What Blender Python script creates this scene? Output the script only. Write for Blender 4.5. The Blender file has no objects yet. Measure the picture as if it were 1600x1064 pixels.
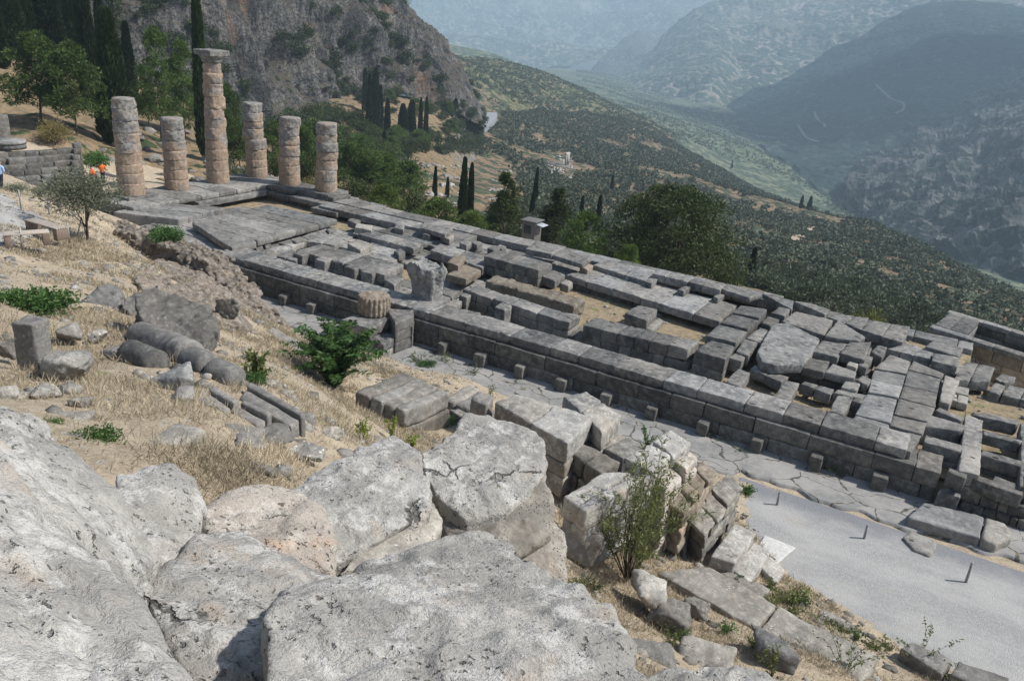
import bpy, bmesh, math, random
import numpy as np
from mathutils import Vector, Matrix
random.seed(7); rng = np.random.default_rng(11)
SC = bpy.context.scene; COL = SC.collection
# ------------------------------------------------------------------ camera
W0, H0, FPX = 1600, 1064, 1268.0
YAW, PITCH, ROLL = math.radians(-27.9907), math.radians(21.7218), math.radians(4.9877)
C0 = np.array([54.2762, -51.4721, 14.8810])
_f = np.array([math.sin(YAW)*math.cos(PITCH), math.cos(YAW)*math.cos(PITCH), -math.sin(PITCH)])
_r = np.cross(_f, [0, 0, 1]); _r /= np.linalg.norm(_r); _u = np.cross(_r, _f)
RC = np.stack([math.cos(ROLL)*_r+math.sin(ROLL)*_u, -math.sin(ROLL)*_r+math.cos(ROLL)*_u, -_f], 1)
cd = bpy.data.cameras.new('camera'); cam = bpy.data.objects.new('camera', cd); COL.objects.link(cam)
cd.sensor_width = 36; cd.lens = FPX/W0*36; cd.clip_start = 0.1; cd.clip_end = 60000
M4 = np.eye(4); M4[:3, :3] = RC; M4[:3, 3] = C0
cam.matrix_world = Matrix(M4.tolist()); SC.camera = cam
# ------------------------------------------------------------------ light
SUN = np.array([0.78, 0.40, 1.02]); SUN /= np.linalg.norm(SUN)
w = bpy.data.worlds.new('World'); SC.world = w; w.use_nodes = True
nt = w.node_tree; nt.nodes.clear()
o_ = nt.nodes.new('ShaderNodeOutputWorld'); b_ = nt.nodes.new('ShaderNodeBackground'); s_ = nt.nodes.new('ShaderNodeTexSky')
s_.sky_type = 'NISHITA'; s_.sun_disc = False
s_.sun_elevation = math.asin(SUN[2]); s_.sun_rotation = math.atan2(SUN[0], SUN[1])
s_.dust_density = 2.0; s_.altitude = 500
b_.inputs[1].default_value = 0.10
nt.links.new(s_.outputs[0], b_.inputs[0]); nt.links.new(b_.outputs[0], o_.inputs[0])
sl = bpy.data.lights.new('sun', 'SUN'); sl.energy = 5.0; sl.angle = math.radians(2.0); sl.color = (1, .95, .87)
so = bpy.data.objects.new('sun', sl); COL.objects.link(so)
so.rotation_euler = Vector((-SUN).tolist()).to_track_quat('-Z', 'Y').to_euler(); so.location = (60, 0, 60)
SC.view_settings.view_transform = 'Standard'; SC.view_settings.look = 'None'
SC.view_settings.exposure = 0.4; SC.view_settings.gamma = 1
SC.cycles.use_denoising = True; SC.cycles.max_bounces = 6; SC.cycles.diffuse_bounces = 3; SC.cycles.volume_bounces = 1
SC.cycles.transparent_max_bounces = 8
# ------------------------------------------------------------------ helpers: pixels to rays, noise
def ray(px, py):
    v = RC @ np.array([(px-W0/2)/FPX, -(py-H0/2)/FPX, -1.0]); return v
def un(px, py, z):
    v = ray(px, py); return C0+v*((z-C0[2])/v[2])
def und(px, py, d):
    v = ray(px, py); return C0+v*(d/np.linalg.norm(v))
def unY(px, py, Y):
    v = ray(px, py); return C0+v*((Y-C0[1])/v[1])
def pix(P):
    q = (np.atleast_2d(P)-C0) @ RC
    return np.stack([W0/2+FPX*q[:, 0]/-q[:, 2], H0/2-FPX*q[:, 1]/-q[:, 2]], 1)
def _h(ix, iy, iz, s):
    n = (ix*374761393+iy*668265263+iz*1274126177+s*974634257) & 0xFFFFFFFF
    n = ((n ^ (n >> 13))*1274126177) & 0xFFFFFFFF
    n = ((n ^ (n >> 16))*2246822519) & 0xFFFFFFFF
    return ((n ^ (n >> 15)) & 0xFFFFFF)/float(0xFFFFFF)*2-1
def vn(P, s=0):                                   # smooth value noise in -1..1
    P = np.asarray(P, float); I = np.floor(P).astype(np.int64); F = P-I
    F = F*F*F*(F*(F*6-15)+10)
    out = 0
    for dx in (0, 1):
        wx = F[:, 0] if dx else 1-F[:, 0]
        for dy in (0, 1):
            wy = F[:, 1] if dy else 1-F[:, 1]
            for dz in (0, 1):
                wz = F[:, 2] if dz else 1-F[:, 2]
                out = out+wx*wy*wz*_h(I[:, 0]+dx, I[:, 1]+dy, I[:, 2]+dz, s)
    return out
def fbm(P, sc, octv=4, s=0, ridge=False, gain=.5):
    P = np.asarray(P, float)*sc; a = 1; t = 0; tot = 0
    for k in range(octv):
        n = vn(P+17.3*k, s+k)
        if ridge: n = 1-2*np.abs(n)
        t = t+a*n; tot += a; a *= gain; P = P*2.03
    return t/tot
def mesh_obj(name, V, F, mat=None, parent=None, smooth=True, origin=None):
    V = np.asarray(V, float)
    if origin is None:
        origin = np.array([V[:, 0].mean(), V[:, 1].mean(), V[:, 2].min()])
    me = bpy.data.meshes.new(name)
    if isinstance(F, np.ndarray):
        n, k = F.shape
        me.vertices.add(len(V)); me.vertices.foreach_set('co', (V-origin).astype(np.float32).ravel())
        me.loops.add(n*k); me.loops.foreach_set('vertex_index', F.astype(np.int32).ravel())
        me.polygons.add(n); me.polygons.foreach_set('loop_start', np.arange(0, n*k, k, dtype=np.int32))
        me.polygons.foreach_set('loop_total', np.full(n, k, dtype=np.int32))
        me.update(calc_edges=True)
    else:
        me.from_pydata((V-origin).tolist(), [], F)
    if smooth: me.polygons.foreach_set('use_smooth', np.ones(len(me.polygons), bool))
    if mat: me.materials.append(mat)
    o = bpy.data.objects.new(name, me); COL.objects.link(o)
    if parent is not None:
        o.parent = parent; o.location = Vector(origin.tolist())-parent.location
    else: o.location = origin.tolist()
    return o
def tag(o, label=None, cat=None, group=None, kind=None):
    if label: o['label'] = label
    if cat: o['category'] = cat
    if group: o['group'] = group
    if kind: o['kind'] = kind
    return o
def empty(name, loc, label=None, cat=None, group=None):
    o = bpy.data.objects.new(name, None); o.location = [float(x) for x in loc]; o.empty_display_size = .3
    COL.objects.link(o); return tag(o, label, cat, group)
class Acc:                                        # gathers shells of one mesh
    def __init__(s): s.V = []; s.F = []; s.n = 0
    def add(s, V, F):
        s.V.append(V); s.F.append(np.asarray(F)+s.n); s.n += len(V)
    def build(s, name, mat, parent=None, **k):
        return mesh_obj(name, np.concatenate(s.V), np.concatenate(s.F), mat, parent, **k)
_BX = {}
def _boxgrid(nx, ny, nz):
    if (nx, ny, nz) in _BX: return _BX[(nx, ny, nz)]
    idx = {}; V = []; F = []
    def vid(i, j, k):
        t = (i, j, k)
        if t not in idx: idx[t] = len(V); V.append(t)
        return idx[t]
    for i in range(nx):
        for j in range(ny):
            for k, fl in ((0, 1), (nz, 0)):
                q = [vid(i, j, k), vid(i+1, j, k), vid(i+1, j+1, k), vid(i, j+1, k)]
                F.append(q[::-1] if fl else q)
    for i in range(nx):
        for k in range(nz):
            for j, fl in ((0, 0), (ny, 1)):
                q = [vid(i, j, k), vid(i+1, j, k), vid(i+1, j, k+1), vid(i, j, k+1)]
                F.append(q[::-1] if fl else q)
    for j in range(ny):
        for k in range(nz):
            for i, fl in ((0, 1), (nx, 0)):
                q = [vid(i, j, k), vid(i, j+1, k), vid(i, j+1, k+1), vid(i, j, k+1)]
                F.append(q[::-1] if fl else q)
    _BX[(nx, ny, nz)] = (np.array(V), np.array(F)); return _BX[(nx, ny, nz)]
def _axis(L, r, step):
    r = min(r, L*.3); n = max(1, int(round((L-2*r)/step)))
    return np.concatenate([[-L/2], np.linspace(-L/2+r, L/2-r, n+1), [L/2]])
SEED = [0]
def block(top, h, r=.035, step=.15, amp=.032, chip=.12):
    """a hewn stone: top = four world corners (counter-clockwise from above), extruded h down; worn round edges"""
    T = np.asarray(top, float)
    if np.cross(T[1]-T[0], T[3]-T[0])[2] < 0: T = T[[0, 3, 2, 1]]
    a = (np.linalg.norm(T[1]-T[0])+np.linalg.norm(T[2]-T[3]))/2; b = (np.linalg.norm(T[3]-T[0])+np.linalg.norm(T[2]-T[1]))/2
    ax = [_axis(a, r, step), _axis(b, r, step), _axis(h, r, step)]
    G, F = _boxgrid(len(ax[0])-1, len(ax[1])-1, len(ax[2])-1)
    P = np.stack([ax[i][G[:, i]] for i in range(3)], 1); hf = np.array([a, b, h])/2
    SEED[0] += 1; sd = SEED[0]
    off = np.array([sd*7.13, sd*3.77, sd*1.31])
    rr = np.minimum(r+chip*(np.clip(fbm(P+off, 1.7, 2, 3), 0, 1)+.6*np.clip(fbm(P+off*2, 4., 2, 33)-.1, 0, 1)), hf.min()*.6)[:, None]
    q = np.clip(P, -(hf-rr), hf-rr); d = P-q; L = np.linalg.norm(d, axis=1, keepdims=True)
    P = q+np.where(L > 1e-6, d/np.maximum(L, 1e-6), 0)*np.minimum(L, rr)
    u = (P[:, 0]/a+.5)[:, None]; v = (P[:, 1]/b+.5)[:, None]
    X = (1-u)*(1-v)*T[0]+u*(1-v)*T[1]+u*v*T[2]+(1-u)*v*T[3]
    X[:, 2] += P[:, 2]-h/2
    for k in range(3): X[:, k] += amp*(.7*fbm(P+off+31*k, 1.1, 2, 5+k)+.6*fbm(P+off+9*k, 4.5, 2, 9+k))
    return X, F
def jit(T, j=.03, jz=None):
    T = np.asarray(T, float).copy(); T[:, :2] += rng.uniform(-j, j, (len(T), 2)); T[:, 2] += rng.uniform(-1, 1)*(jz if jz is not None else j*.5); return T
def rect(x0, x1, y0, y1, z): return np.array([(x0, y0, z), (x1, y0, z), (x1, y1, z), (x0, y1, z)], float)
def courses(acc, x0, x1, y0, y1, z, hs, L=1.6, gap=.012, j=.015, **k):
    """a stretch of wall along X: courses of hewn blocks with staggered joints"""
    for ci, h in enumerate(hs):
        x = x0
        while x < x1-.05:
            l = min(L*rng.uniform(.7, 1.35), x1-x)
            if x1-x-l < .4: l = x1-x
            acc.add(*block(jit(rect(x+gap/2, x+l-gap/2, y0+rng.uniform(-j, j), y1+rng.uniform(-j, j), z), .006, .012), h-.006, **k)); x += l
        z -= h
# pending voxel remeshes (boulders, drums, rubble); flushed once
PEND = []
def hull(pts):
    bm = bmesh.new()
    for q in pts: bm.verts.new([float(t) for t in q])
    r = bmesh.ops.convex_hull(bm, input=bm.verts)
    bmesh.ops.delete(bm, geom=list({e for e in r['geom_interior']+r['geom_unused'] if isinstance(e, bmesh.types.BMVert)}), context='VERTS')
    bmesh.ops.recalc_face_normals(bm, faces=bm.faces); return bm
def rocky(name, bms, vox, amp, scl, mat, parent=None, smooth_it=4, ridge=.4, fine=.25, fscl=6.):
    """closed shells merged by voxel remesh, then weathered with noise"""
    me = bpy.data.meshes.new(name); big = bmesh.new()
    for b in (bms if isinstance(bms, list) else [bms]):
        t = bpy.data.meshes.new('t'); b.to_mesh(t); big.from_mesh(t); bpy.data.meshes.remove(t); b.free()
    big.to_mesh(me); big.free()
    co = np.empty(len(me.vertices)*3, np.float32); me.vertices.foreach_get('co', co); co = co.reshape(-1, 3)
    org = np.array([co[:, 0].mean(), co[:, 1].mean(), co[:, 2].min()])
    me.vertices.foreach_set('co', (co-org).astype(np.float32).ravel())
    me.materials.append(mat)
    o = bpy.data.objects.new(name, me); COL.objects.link(o)
    if parent is not None: o.parent = parent; o.location = Vector(org.tolist())-parent.location
    else: o.location = org.tolist()
    m = o.modifiers.new('r', 'REMESH'); m.mode = 'VOXEL'; m.voxel_size = vox
    if smooth_it:
        s = o.modifiers.new('s', 'SMOOTH'); s.iterations = smooth_it; s.factor = .5
    PEND.append((o, org, amp, scl, ridge, fine, fscl)); return o
def sstep_(a, b, x): t = np.clip((x-a)/(b-a), 0, 1); return t*t*(3-2*t)
def flush():
    if not PEND: return
    dg = bpy.context.evaluated_depsgraph_get()
    for o, org, amp, scl, ridge, fine, fscl in PEND:
        me = bpy.data.meshes.new_from_object(o.evaluated_get(dg)); old = o.data
        n = len(me.vertices); co = np.empty(n*3, np.float32); no = np.empty(n*3, np.float32)
        me.vertices.foreach_get('co', co); me.vertex_normals.foreach_get('vector', no)
        co = co.reshape(-1, 3).astype(float); no = no.reshape(-1, 3); P = co+org
        SEED[0] += 1; P = P+SEED[0]*5.7
        warp = np.stack([fbm(P+k*13, scl*.8, 2, 40+k) for k in range(3)], 1)/scl*.35
        dsp = (1-ridge)*fbm(P+warp, scl, 4, 3)+ridge*(fbm(P+warp, scl*1.6, 4, 21, True)-.2)
        dsp = dsp-.55*ridge*np.clip(fbm(P+warp*2, scl*.9, 3, 91, True)-.62, 0, 1)*2
        if ridge >= .5:                            # fracture steps
            t_ = (fbm(P+warp*.6, scl*.75, 3, 113)+1)*3.2; f_ = t_-np.floor(t_); dsp = dsp*.5+1.25*((np.floor(t_)+sstep_(.35, .65, f_))/3.2-1)
        dsp = dsp+fine*(fbm(P, fscl*scl, 3, 60)-.6*np.clip(fbm(P, fscl*scl*.7, 2, 71)-.25, 0, 1)*3)
        co += no*(amp*dsp)[:, None]
        me.vertices.foreach_set('co', co.astype(np.float32).ravel())
        me.polygons.foreach_set('use_smooth', np.ones(len(me.polygons), bool)); me.name = old.name
        o.modifiers.clear(); o.data = me; bpy.data.meshes.remove(old)
        me.update()
    PEND.clear()
# ------------------------------------------------------------------ materials
class NT:
    def __init__(s, name):
        s.m = bpy.data.materials.new(name); s.m.use_nodes = True; s.t = s.m.node_tree; s.t.nodes.clear()
        s.out = s.n('OutputMaterial')
    def n(s, ty, **k):
        x = s.t.nodes.new('ShaderNode'+ty)
        for a, v in k.items(): setattr(x, a, v)
        return x
    def L(s, a, b): s.t.links.new(a, b)
    def setin(s, sock, v):
        if hasattr(v, 'is_output'): s.L(v, sock)
        elif isinstance(v, (tuple, list)) and len(v) == 3 and sock.type == 'RGBA': sock.default_value = (*v, 1)
        else: sock.default_value = v
    def math(s, op, a, b=0., c=None, clamp=False):
        x = s.n('Math', operation=op, use_clamp=clamp); s.setin(x.inputs[0], a); s.setin(x.inputs[1], b)
        if c is not None: s.setin(x.inputs[2], c)
        return x.outputs[0]
    def ramp(s, f, lo, hi, a=0., b=1.):
        x = s.n('MapRange', clamp=True); x.interpolation_type = 'SMOOTHSTEP'
        for i, v in enumerate((f, lo, hi, a, b)): s.setin(x.inputs[i], v)
        return x.outputs[0]
    def mix(s, f, a, b, mode='MIX'):
        x = s.n('Mix', data_type='RGBA', blend_type=mode); s.setin(x.inputs[0], f); s.setin(x.inputs[6], a); s.setin(x.inputs[7], b)
        return x.outputs[2]
    def pos(s): 
        if not hasattr(s, '_g'): s._g = s.n('NewGeometry')
        return s._g.outputs['Position']
    def nz(s): 
        s.pos(); x = s.n('SeparateXYZ'); s.L(s._g.outputs['Normal'], x.inputs[0]); return x.outputs[2]
    def scaled(s, v, k):
        x = s.n('VectorMath', operation='MULTIPLY'); s.L(v, x.inputs[0]); x.inputs[1].default_value = k; return x.outputs[0]
    def noise(s, sc, det=4, rough=.55, vec=None, dist=0.):
        x = s.n('TexNoise'); s.L(vec if vec is not None else s.pos(), x.inputs['Vector'])
        x.inputs['Scale'].default_value = sc; x.inputs['Detail'].default_value = det; x.inputs['Roughness'].default_value = rough; x.inputs['Distortion'].default_value = dist
        return x.outputs[0]
    def vor(s, sc, vec=None, feat='F1', rnd=1.):
        x = s.n('TexVoronoi', feature=feat); s.L(vec if vec is not None else s.pos(), x.inputs['Vector'])
        x.inputs['Scale'].default_value = sc; x.inputs['Randomness'].default_value = rnd; return x
    def attr(s, name): return s.n('Attribute', attribute_type='OBJECT', attribute_name=name).outputs['Fac']
    def rand(s): return s.n('ObjectInfo').outputs['Random']
    def bump(s, h, st=.5, dist=.05, nrm=None):
        x = s.n('Bump'); x.inputs['Strength'].default_value = st; x.inputs['Distance'].default_value = dist; s.L(h, x.inputs['Height'])
        if nrm is not None: s.L(nrm, x.inputs['Normal'])
        return x.outputs[0]
    def bsdf(s, col, rough=.9, nrm=None, spec=.25):
        x = s.n('BsdfPrincipled'); s.setin(x.inputs['Base Color'], col); s.setin(x.inputs['Roughness'], rough)
        x.inputs['Specular IOR Level'].default_value = spec
        if nrm is not None: s.L(nrm, x.inputs['Normal'])
        s.L(x.outputs[0], s.out.inputs[0]); return x
def stone(name, dark, mid, pale, lich=.25, stain=.4, holes=0., bump=.5, fs=1., orange=0., pit=.0, course=False):
    m = NT(name)
    a = m.noise(.55*fs, 5, .6); b = m.noise(3.2*fs, 6, .65); c = m.noise(14*fs, 5, .7)
    col = m.mix(m.ramp(a, .35, .68), dark, mid)
    col = m.mix(m.ramp(b, .4, .72, 0, .75), col, pale)
    col = m.mix(m.ramp(c, .3, .7, .0, .35), col, tuple(x*.45 for x in dark))
    # dark crusts
    st = m.math('MULTIPLY', m.ramp(m.noise(1.1*fs, 6, .7), .55, .72), stain)
    col = m.mix(st, col, tuple(x*.42 for x in dark))
    # lichen spots
    v = m.vor(7*fs); lv = m.math('ADD', v.outputs['Distance'], m.math('MULTIPLY', m.noise(22*fs, 3), .35))
    lm = m.math('MULTIPLY', m.ramp(lv, .42, .3), m.math('MULTIPLY', m.ramp(m.noise(1.7*fs, 3), .5, .62), lich))
    col = m.mix(lm, col, tuple(min(.75, x*1.35) for x in pale))
    if orange:
        om = m.math('MULTIPLY', m.ramp(m.noise(1.3*fs, 4, .6, m.scaled(m.pos(), (1, 1, .8))), .56, .7), orange)
        col = m.mix(om, col, (.42, .25, .14))
    h = m.math('ADD', m.math('MULTIPLY', b, .6), m.math('MULTIPLY', c, .4))
    if pit:
        pv = m.vor(26*fs, None); pd = m.math('ADD', pv.outputs['Distance'], m.math('MULTIPLY', m.noise(40*fs, 3), .55)); pm = m.math('MULTIPLY', m.ramp(pd, .56, .36), m.ramp(m.noise(1.6*fs, 5, .65), .47, .60))
        pm = m.math('MULTIPLY', pm, pit)
        col = m.mix(m.math('MULTIPLY', pm, .55), col, tuple(x*.35 for x in dark)); h = m.math('SUBTRACT', h, m.math('MULTIPLY', pm, .8))
    if holes:                                      # clamp and dowel cuttings
        hv = m.vor(1.5, m.scaled(m.pos(), (.8, 1.3, .2)))
        hd = m.math('ADD', hv.outputs['Distance'], m.math('MULTIPLY', m.noise(9, 2), .13))
        hm = m.math('MULTIPLY', m.ramp(hd, .25, .18), m.ramp(m.noise(.35, 2), .32, .40)); hm = m.math('MULTIPLY', hm, holes)
        hm = m.math('MULTIPLY', hm, m.ramp(m.nz(), .6, .8))
        col = m.mix(m.math('MULTIPLY', hm, .85), col, tuple(x*.25 for x in dark)); h = m.math('SUBTRACT', h, hm)
    isl = m._g.outputs['Random Per Island']; wc = m.mix(isl, (1.05, 1., .94), (.985, 1., 1.01)); x_ = m.n('Mix', data_type='RGBA', blend_type='MULTIPLY'); x_.inputs[0].default_value = 1.; m.L(col, x_.inputs[6]); m.L(wc, x_.inputs[7]); col = x_.outputs[2]
    rv = m.math('MULTIPLY', m.ramp(m.rand(), 0, 1, .86, 1.14), m.ramp(m.math('FRACT', m.math('MULTIPLY', isl, 7.3)), 0, 1, .70, 1.24))
    mul = m.n('VectorMath', operation='SCALE'); m.L(col, mul.inputs[0]); m.L(rv, mul.inputs['Scale'])
    m.bsdf(mul.outputs[0], .92, m.bump(h, bump, .06/fs), .15)
    return m.m
M = {}
M['lime'] = stone('grey_limestone', (.09, .093, .096), (.20, .198, .193), (.335, .33, .315), .35, .85, 1., .7)
M['limew'] = stone('grey_limestone_wall', (.085, .085, .083), (.155, .152, .145), (.27, .265, .25), .5, .7, 0., .6)
M['slab'] = stone('paving_limestone', (.125, .128, .13), (.245, .242, .235), (.35, .345, .33), .3, .8, 1., .55)
def weathered(name, grey, pale, white, warm, wf):
    m = NT(name); p = m.pos(); n1 = m.noise(.9, 5, .6); n2 = m.noise(3.6, 8, .68); n3 = m.noise(13, 6, .7); n4 = m.noise(55, 4, .7)
    col = m.mix(m.ramp(n1, .36, .64), grey, pale); col = m.mix(m.ramp(n2, .36, .66, 0, .7), col, tuple(x*.72 for x in grey))
    wm = m.math('MULTIPLY', m.ramp(m.noise(2.6, 9, .74), .50, .58), m.ramp(n3, .32, .52)); col = m.mix(m.math('MULTIPLY', wm, .55), col, white)
    om = m.math('MULTIPLY', m.ramp(m.noise(1.5, 5, .65), .56, .68), wf); col = m.mix(om, col, warm)
    col = m.mix(m.ramp(n4, .5, .72, 0, .6), col, tuple(x*.5 for x in grey)); col = m.mix(m.math('MULTIPLY', m.ramp(m.noise(5.5, 6, .7, m.scaled(p, (1, 1, .35))), .56, .70), .5), col, (.17, .16, .15))
    pt = m.math('MULTIPLY', m.ramp(m.noise(24, 3, .55), .60, .70), m.ramp(m.noise(2., 4, .6), .44, .58)); col = m.mix(m.math('MULTIPLY', pt, .7), col, (.09, .085, .08))
    wv = m.n('VectorMath', operation='ADD'); t = m.n('TexNoise'); m.L(p, t.inputs['Vector']); t.inputs['Scale'].default_value = 2.5; t.inputs['Detail'].default_value = 5; sc = m.n('VectorMath', operation='SCALE'); m.L(t.outputs[1], sc.inputs[0]); sc.inputs['Scale'].default_value = .8; m.L(p, wv.inputs[0]); m.L(sc.outputs[0], wv.inputs[1])
    v = m.n('TexVoronoi', feature='DISTANCE_TO_EDGE'); m.L(wv.outputs[0], v.inputs['Vector']); v.inputs['Scale'].default_value = .8
    ck = m.math('MULTIPLY', m.ramp(v.outputs['Distance'], .022, .006), m.ramp(m.noise(1.1, 3), .54, .62)); col = m.mix(m.math('MULTIPLY', ck, .8), col, (.07, .065, .06))
    h = m.math('ADD', m.math('MULTIPLY', n2, .9), m.math('ADD', m.math('MULTIPLY', n3, .55), m.math('MULTIPLY', n4, .22))); h = m.math('SUBTRACT', h, m.math('ADD', m.math('MULTIPLY', pt, .5), m.math('MULTIPLY', ck, .8)))
    m.bsdf(col, .93, m.bump(h, 1., .085), .12); return m.m
M['boulder'] = weathered('pale_boulder_limestone', (.37, .355, .33), (.575, .555, .515), (.75, .735, .70), (.50, .40, .31), .5)
M['boulder_pink'] = weathered('pale_warm_limestone', (.46, .41, .36), (.62, .56, .49), (.73, .69, .63), (.60, .43, .31), .9)
M['rough'] = stone('rough_grey_stone', (.16, .156, .148), (.30, .29, .27), (.47, .455, .42), .7, .6, 0., .9, 1.2, .12, .7)
M['brown'] = stone('brown_rubble', (.085, .072, .06), (.19, .16, .133), (.34, .315, .285), .4, .7, 0., .9, 1.4, .15, .4)
M['poros'] = stone('brown_poros', (.15, .125, .10), (.26, .23, .185), (.40, .37, .33), .5, .5, 0., .9, 1.4, .3, .9)
M['dark'] = stone('dark_grey_stone', (.12, .12, .12), (.215, .212, .207), (.34, .335, .32), .5, .5, 0., .9, 1.1, 0, .9)
# ------------------------------------------------------------------ near terrain
def tps_fit(P, z, lam=.02):
    n = len(P); D = np.linalg.norm(P[:, None]-P[None], axis=2); K = np.where(D > 0, D*D*np.log(D+1e-12), 0)+lam*np.eye(n)*50
    Q = np.c_[np.ones(n), P]; A = np.block([[K, Q], [Q.T, np.zeros((3, 3))]])
    return np.linalg.solve(A, np.r_[z, 0, 0, 0])
_pw = [(-5, -11, 0), (-7, -15, .2), (-3, -3, -1), (-13, -3, -2.5), (-20, -10, .8), (-13, -13, 2.2), (-9, -18, 2.0), (4, -22.5, 2.3), (10, -25, 3.2),
       (-20, -30, 6), (0, -35, 7), (15, -42, 9), (30, -50, 12), (42, -55, 13), (54.3, -51.5, 13.0), (60, -50, 12.5), (46, -50, 11.6),
       (58, -46, 9.2), (51, -46, 9.2), (48, -47, 9.7), (54, -47, 9.9), (52.5, -47.5, 10.0), (50.5, -47.6, 9.9), (65, -40, 5.5), (66, -33, 2.5), (75, -45, 7), (70, -24, -2.2), (62, -58, 15), (40, -62, 15), (10, -58, 13),
       (-15, 10, -4.5), (-15, 30, -9), (-20, -3, -1.5)]
for x in range(4, 78, 8):
    _pw += [(x, 2.2, -2.3 if x < 54 else -5.2), (x, 4.5, -2.6 if 16 < x < 30 else -3.6 if x < 54 else -5.6), (x, 7, -4.8 if x < 54 else -6.0), (x, 13, -7.3), (x, 25, -12), (x, 35, -16), (x, 48, -21)]
    _pw += [(x, -6, -1.5), (x, -12, -1.5)]
    if x > 56: _pw += [(x, -2, -4.2)]
for x in (26, 34, 42, 50, 58, 66): _pw += [(x, -18.5, -2.1), (x, -21, -2.1)]
for x in (20, 26, 32, 36): _pw += [(x, -20, -2.05)]
for x in (51, 55, 60): _pw += [(x, -24.5, -2.15)]
_pp = [(40, 400, 5.4), (100, 440, 5.7), (60, 470, 6.5), (60, 540, 8), (60, 620, 8.9), (60, 372, 5.2), (60, 335, 3.8), (20, 305, 2.4), (330, 575, 8.0), (250, 590, 8.2), (150, 500, 7),
       (230, 470, 5.2), (200, 400, 2.9), (160, 365, 3.1), (130, 345, 2.9), (140, 400, 4.3), (228, 412, 1.9), (182, 357, 1.9), (205, 380, 1.9), (260, 415, .6), (290, 420, .3), (330, 440, -.2), (370, 480, -.8), (300, 450, 2.6), (340, 500, 3.4), (240, 440, 3.6), (190, 430, 4.3), (370, 510, 2.2),
       (380, 650, 8.7), (480, 640, 7.4), (440, 570, 5.4), (520, 615, 4.5), (400, 520, 2.6), (455, 530, .9), (420, 505, .2), (600, 565, -.8), (640, 580, -.9),
       (700, 585, -1.2), (570, 690, 6.2), (500, 700, 7.7), (350, 720, 9.3), (250, 690, 9.3), (100, 690, 9.7), (450, 700, 8.2), (900, 890, .8), (950, 960, .9), (1000, 1010, 1.4), (1060, 1060, 1.9),
       (1000, 890, -.7), (940, 860, -.2), (1040, 870, -1.0), (1100, 960, -.3), (1150, 1040, .4), (1210, 970, -1.2), (1250, 960, -1.5), (1060, 900, -.9), (1300, 1030, -1.0), (1400, 1064, -1.7), (1350, 1020, -1.75), (1420, 1120, .2),
       (640, 690, 1.8), (680, 655, .0), (620, 655, .1), (560, 648, .9), (700, 680, .3)]
_pd = [und(300, 1040, 4.55), und(330, 1064, 4.3), und(245, 1010, 4.9)]
_P = np.array([t[:2] for t in _pw]+[un(*q)[:2] for q in _pp]+[q[:2] for q in _pd]); _Z = np.array([t[2] for t in _pw]+[q[2] for q in _pp]+[q[2] for q in _pd], float)
_W = tps_fit(_P, _Z)
def sstep(a, b, x): t = np.clip((x-a)/(b-a), 0, 1); return t*t*(3-2*t)
def inrect(X, Y, x0, x1, y0, y1, e): return np.minimum(sstep(x0-e, x0+e, X)*(1-sstep(x1-e, x1+e, X)), sstep(y0-e, y0+e, Y)*(1-sstep(y1-e, y1+e, Y)))
PN = [un(1158, 800, -2.12), un(1225, 905, -2.12), un(1300, 945, -2.12), un(1400, 1012, -2.12), un(1500, 1062, -2.12), un(1640, 1130, -2.12)]
PNX = np.array([p[0] for p in PN]+[80]); PNY = np.array([p[1] for p in PN]+[PN[-1][1]+1])
def pathN(X): return np.interp(X, PNX, PNY)
def gz(X, Y):
    X = np.asarray(X, float); Y = np.asarray(Y, float); sh = X.shape; q = np.stack([X.ravel(), Y.ravel()], 1)
    z = np.empty(len(q))
    for a in range(0, len(q), 20000):
        c = q[a:a+20000]; D = np.linalg.norm(c[:, None]-_P[None], axis=2)
        z[a:a+20000] = (D*D*np.log(D+1e-12)) @ _W[:len(_P)]+_W[-3]+c @ _W[-2:]
    X = q[:, 0]; Y = q[:, 1]
    m = np.maximum(inrect(X, Y, -2.5, 57.2, -17.2, .2, .25), inrect(X, Y, 56, 70, -17.2, -4.6, .25)); z = z*(1-m)-1.42*m
    n = sstep(14.5, 16, X)*inrect(X, Y, 10, 90, -20.6, -17.3, .4); z = z*(1-n)-2.12*n
    n = sstep(49.3, 50.2, X)*(1-sstep(-19, -18, Y))*sstep(-.5, .6, Y-pathN(X)); z = z*(1-n)-2.12*n
    e = inrect(X, Y, 12.5, 21.5, -24.0, -22.2, .9); z = np.where(z > -.9, z*(1-e)-.9*e, z)
    e = inrect(X, Y, 40.6, 47.6, -29.6, -24.6, .4); z = z*(1-e)-.95*e
    return z.reshape(sh)
def gp(px, py, tmax=200):
    """the ground point seen at a pixel"""
    v = ray(px, py); v = v/np.linalg.norm(v); t = np.arange(2.5, tmax, .15); P = C0+t[:, None]*v
    b = P[:, 2] < gz(P[:, 0], P[:, 1]); i = int(np.argmax(b)) if b.any() else len(t)-1
    return P[i]
NX, NY = 300, 310
gx = np.linspace(-26, 82, NX); gy = np.linspace(-64, 46, NY)
GX, GY = np.meshgrid(gx, gy); GZ = gz(GX, GY)
GP = np.stack([GX.ravel(), GY.ravel(), GZ.ravel()], 1)
flat = np.maximum.reduce([inrect(GP[:, 0], GP[:, 1], -2, 70, -17.5, .5, .3), sstep(49.5, 50.5, GP[:, 0])*(GP[:, 1] > pathN(GP[:, 0])-.2), inrect(GP[:, 0], GP[:, 1], 15, 80, -21, -17, .3)])
edge = np.minimum(np.minimum(GP[:, 0]+26, 82-GP[:, 0]), np.minimum(GP[:, 1]+64, 46-GP[:, 1]))
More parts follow.
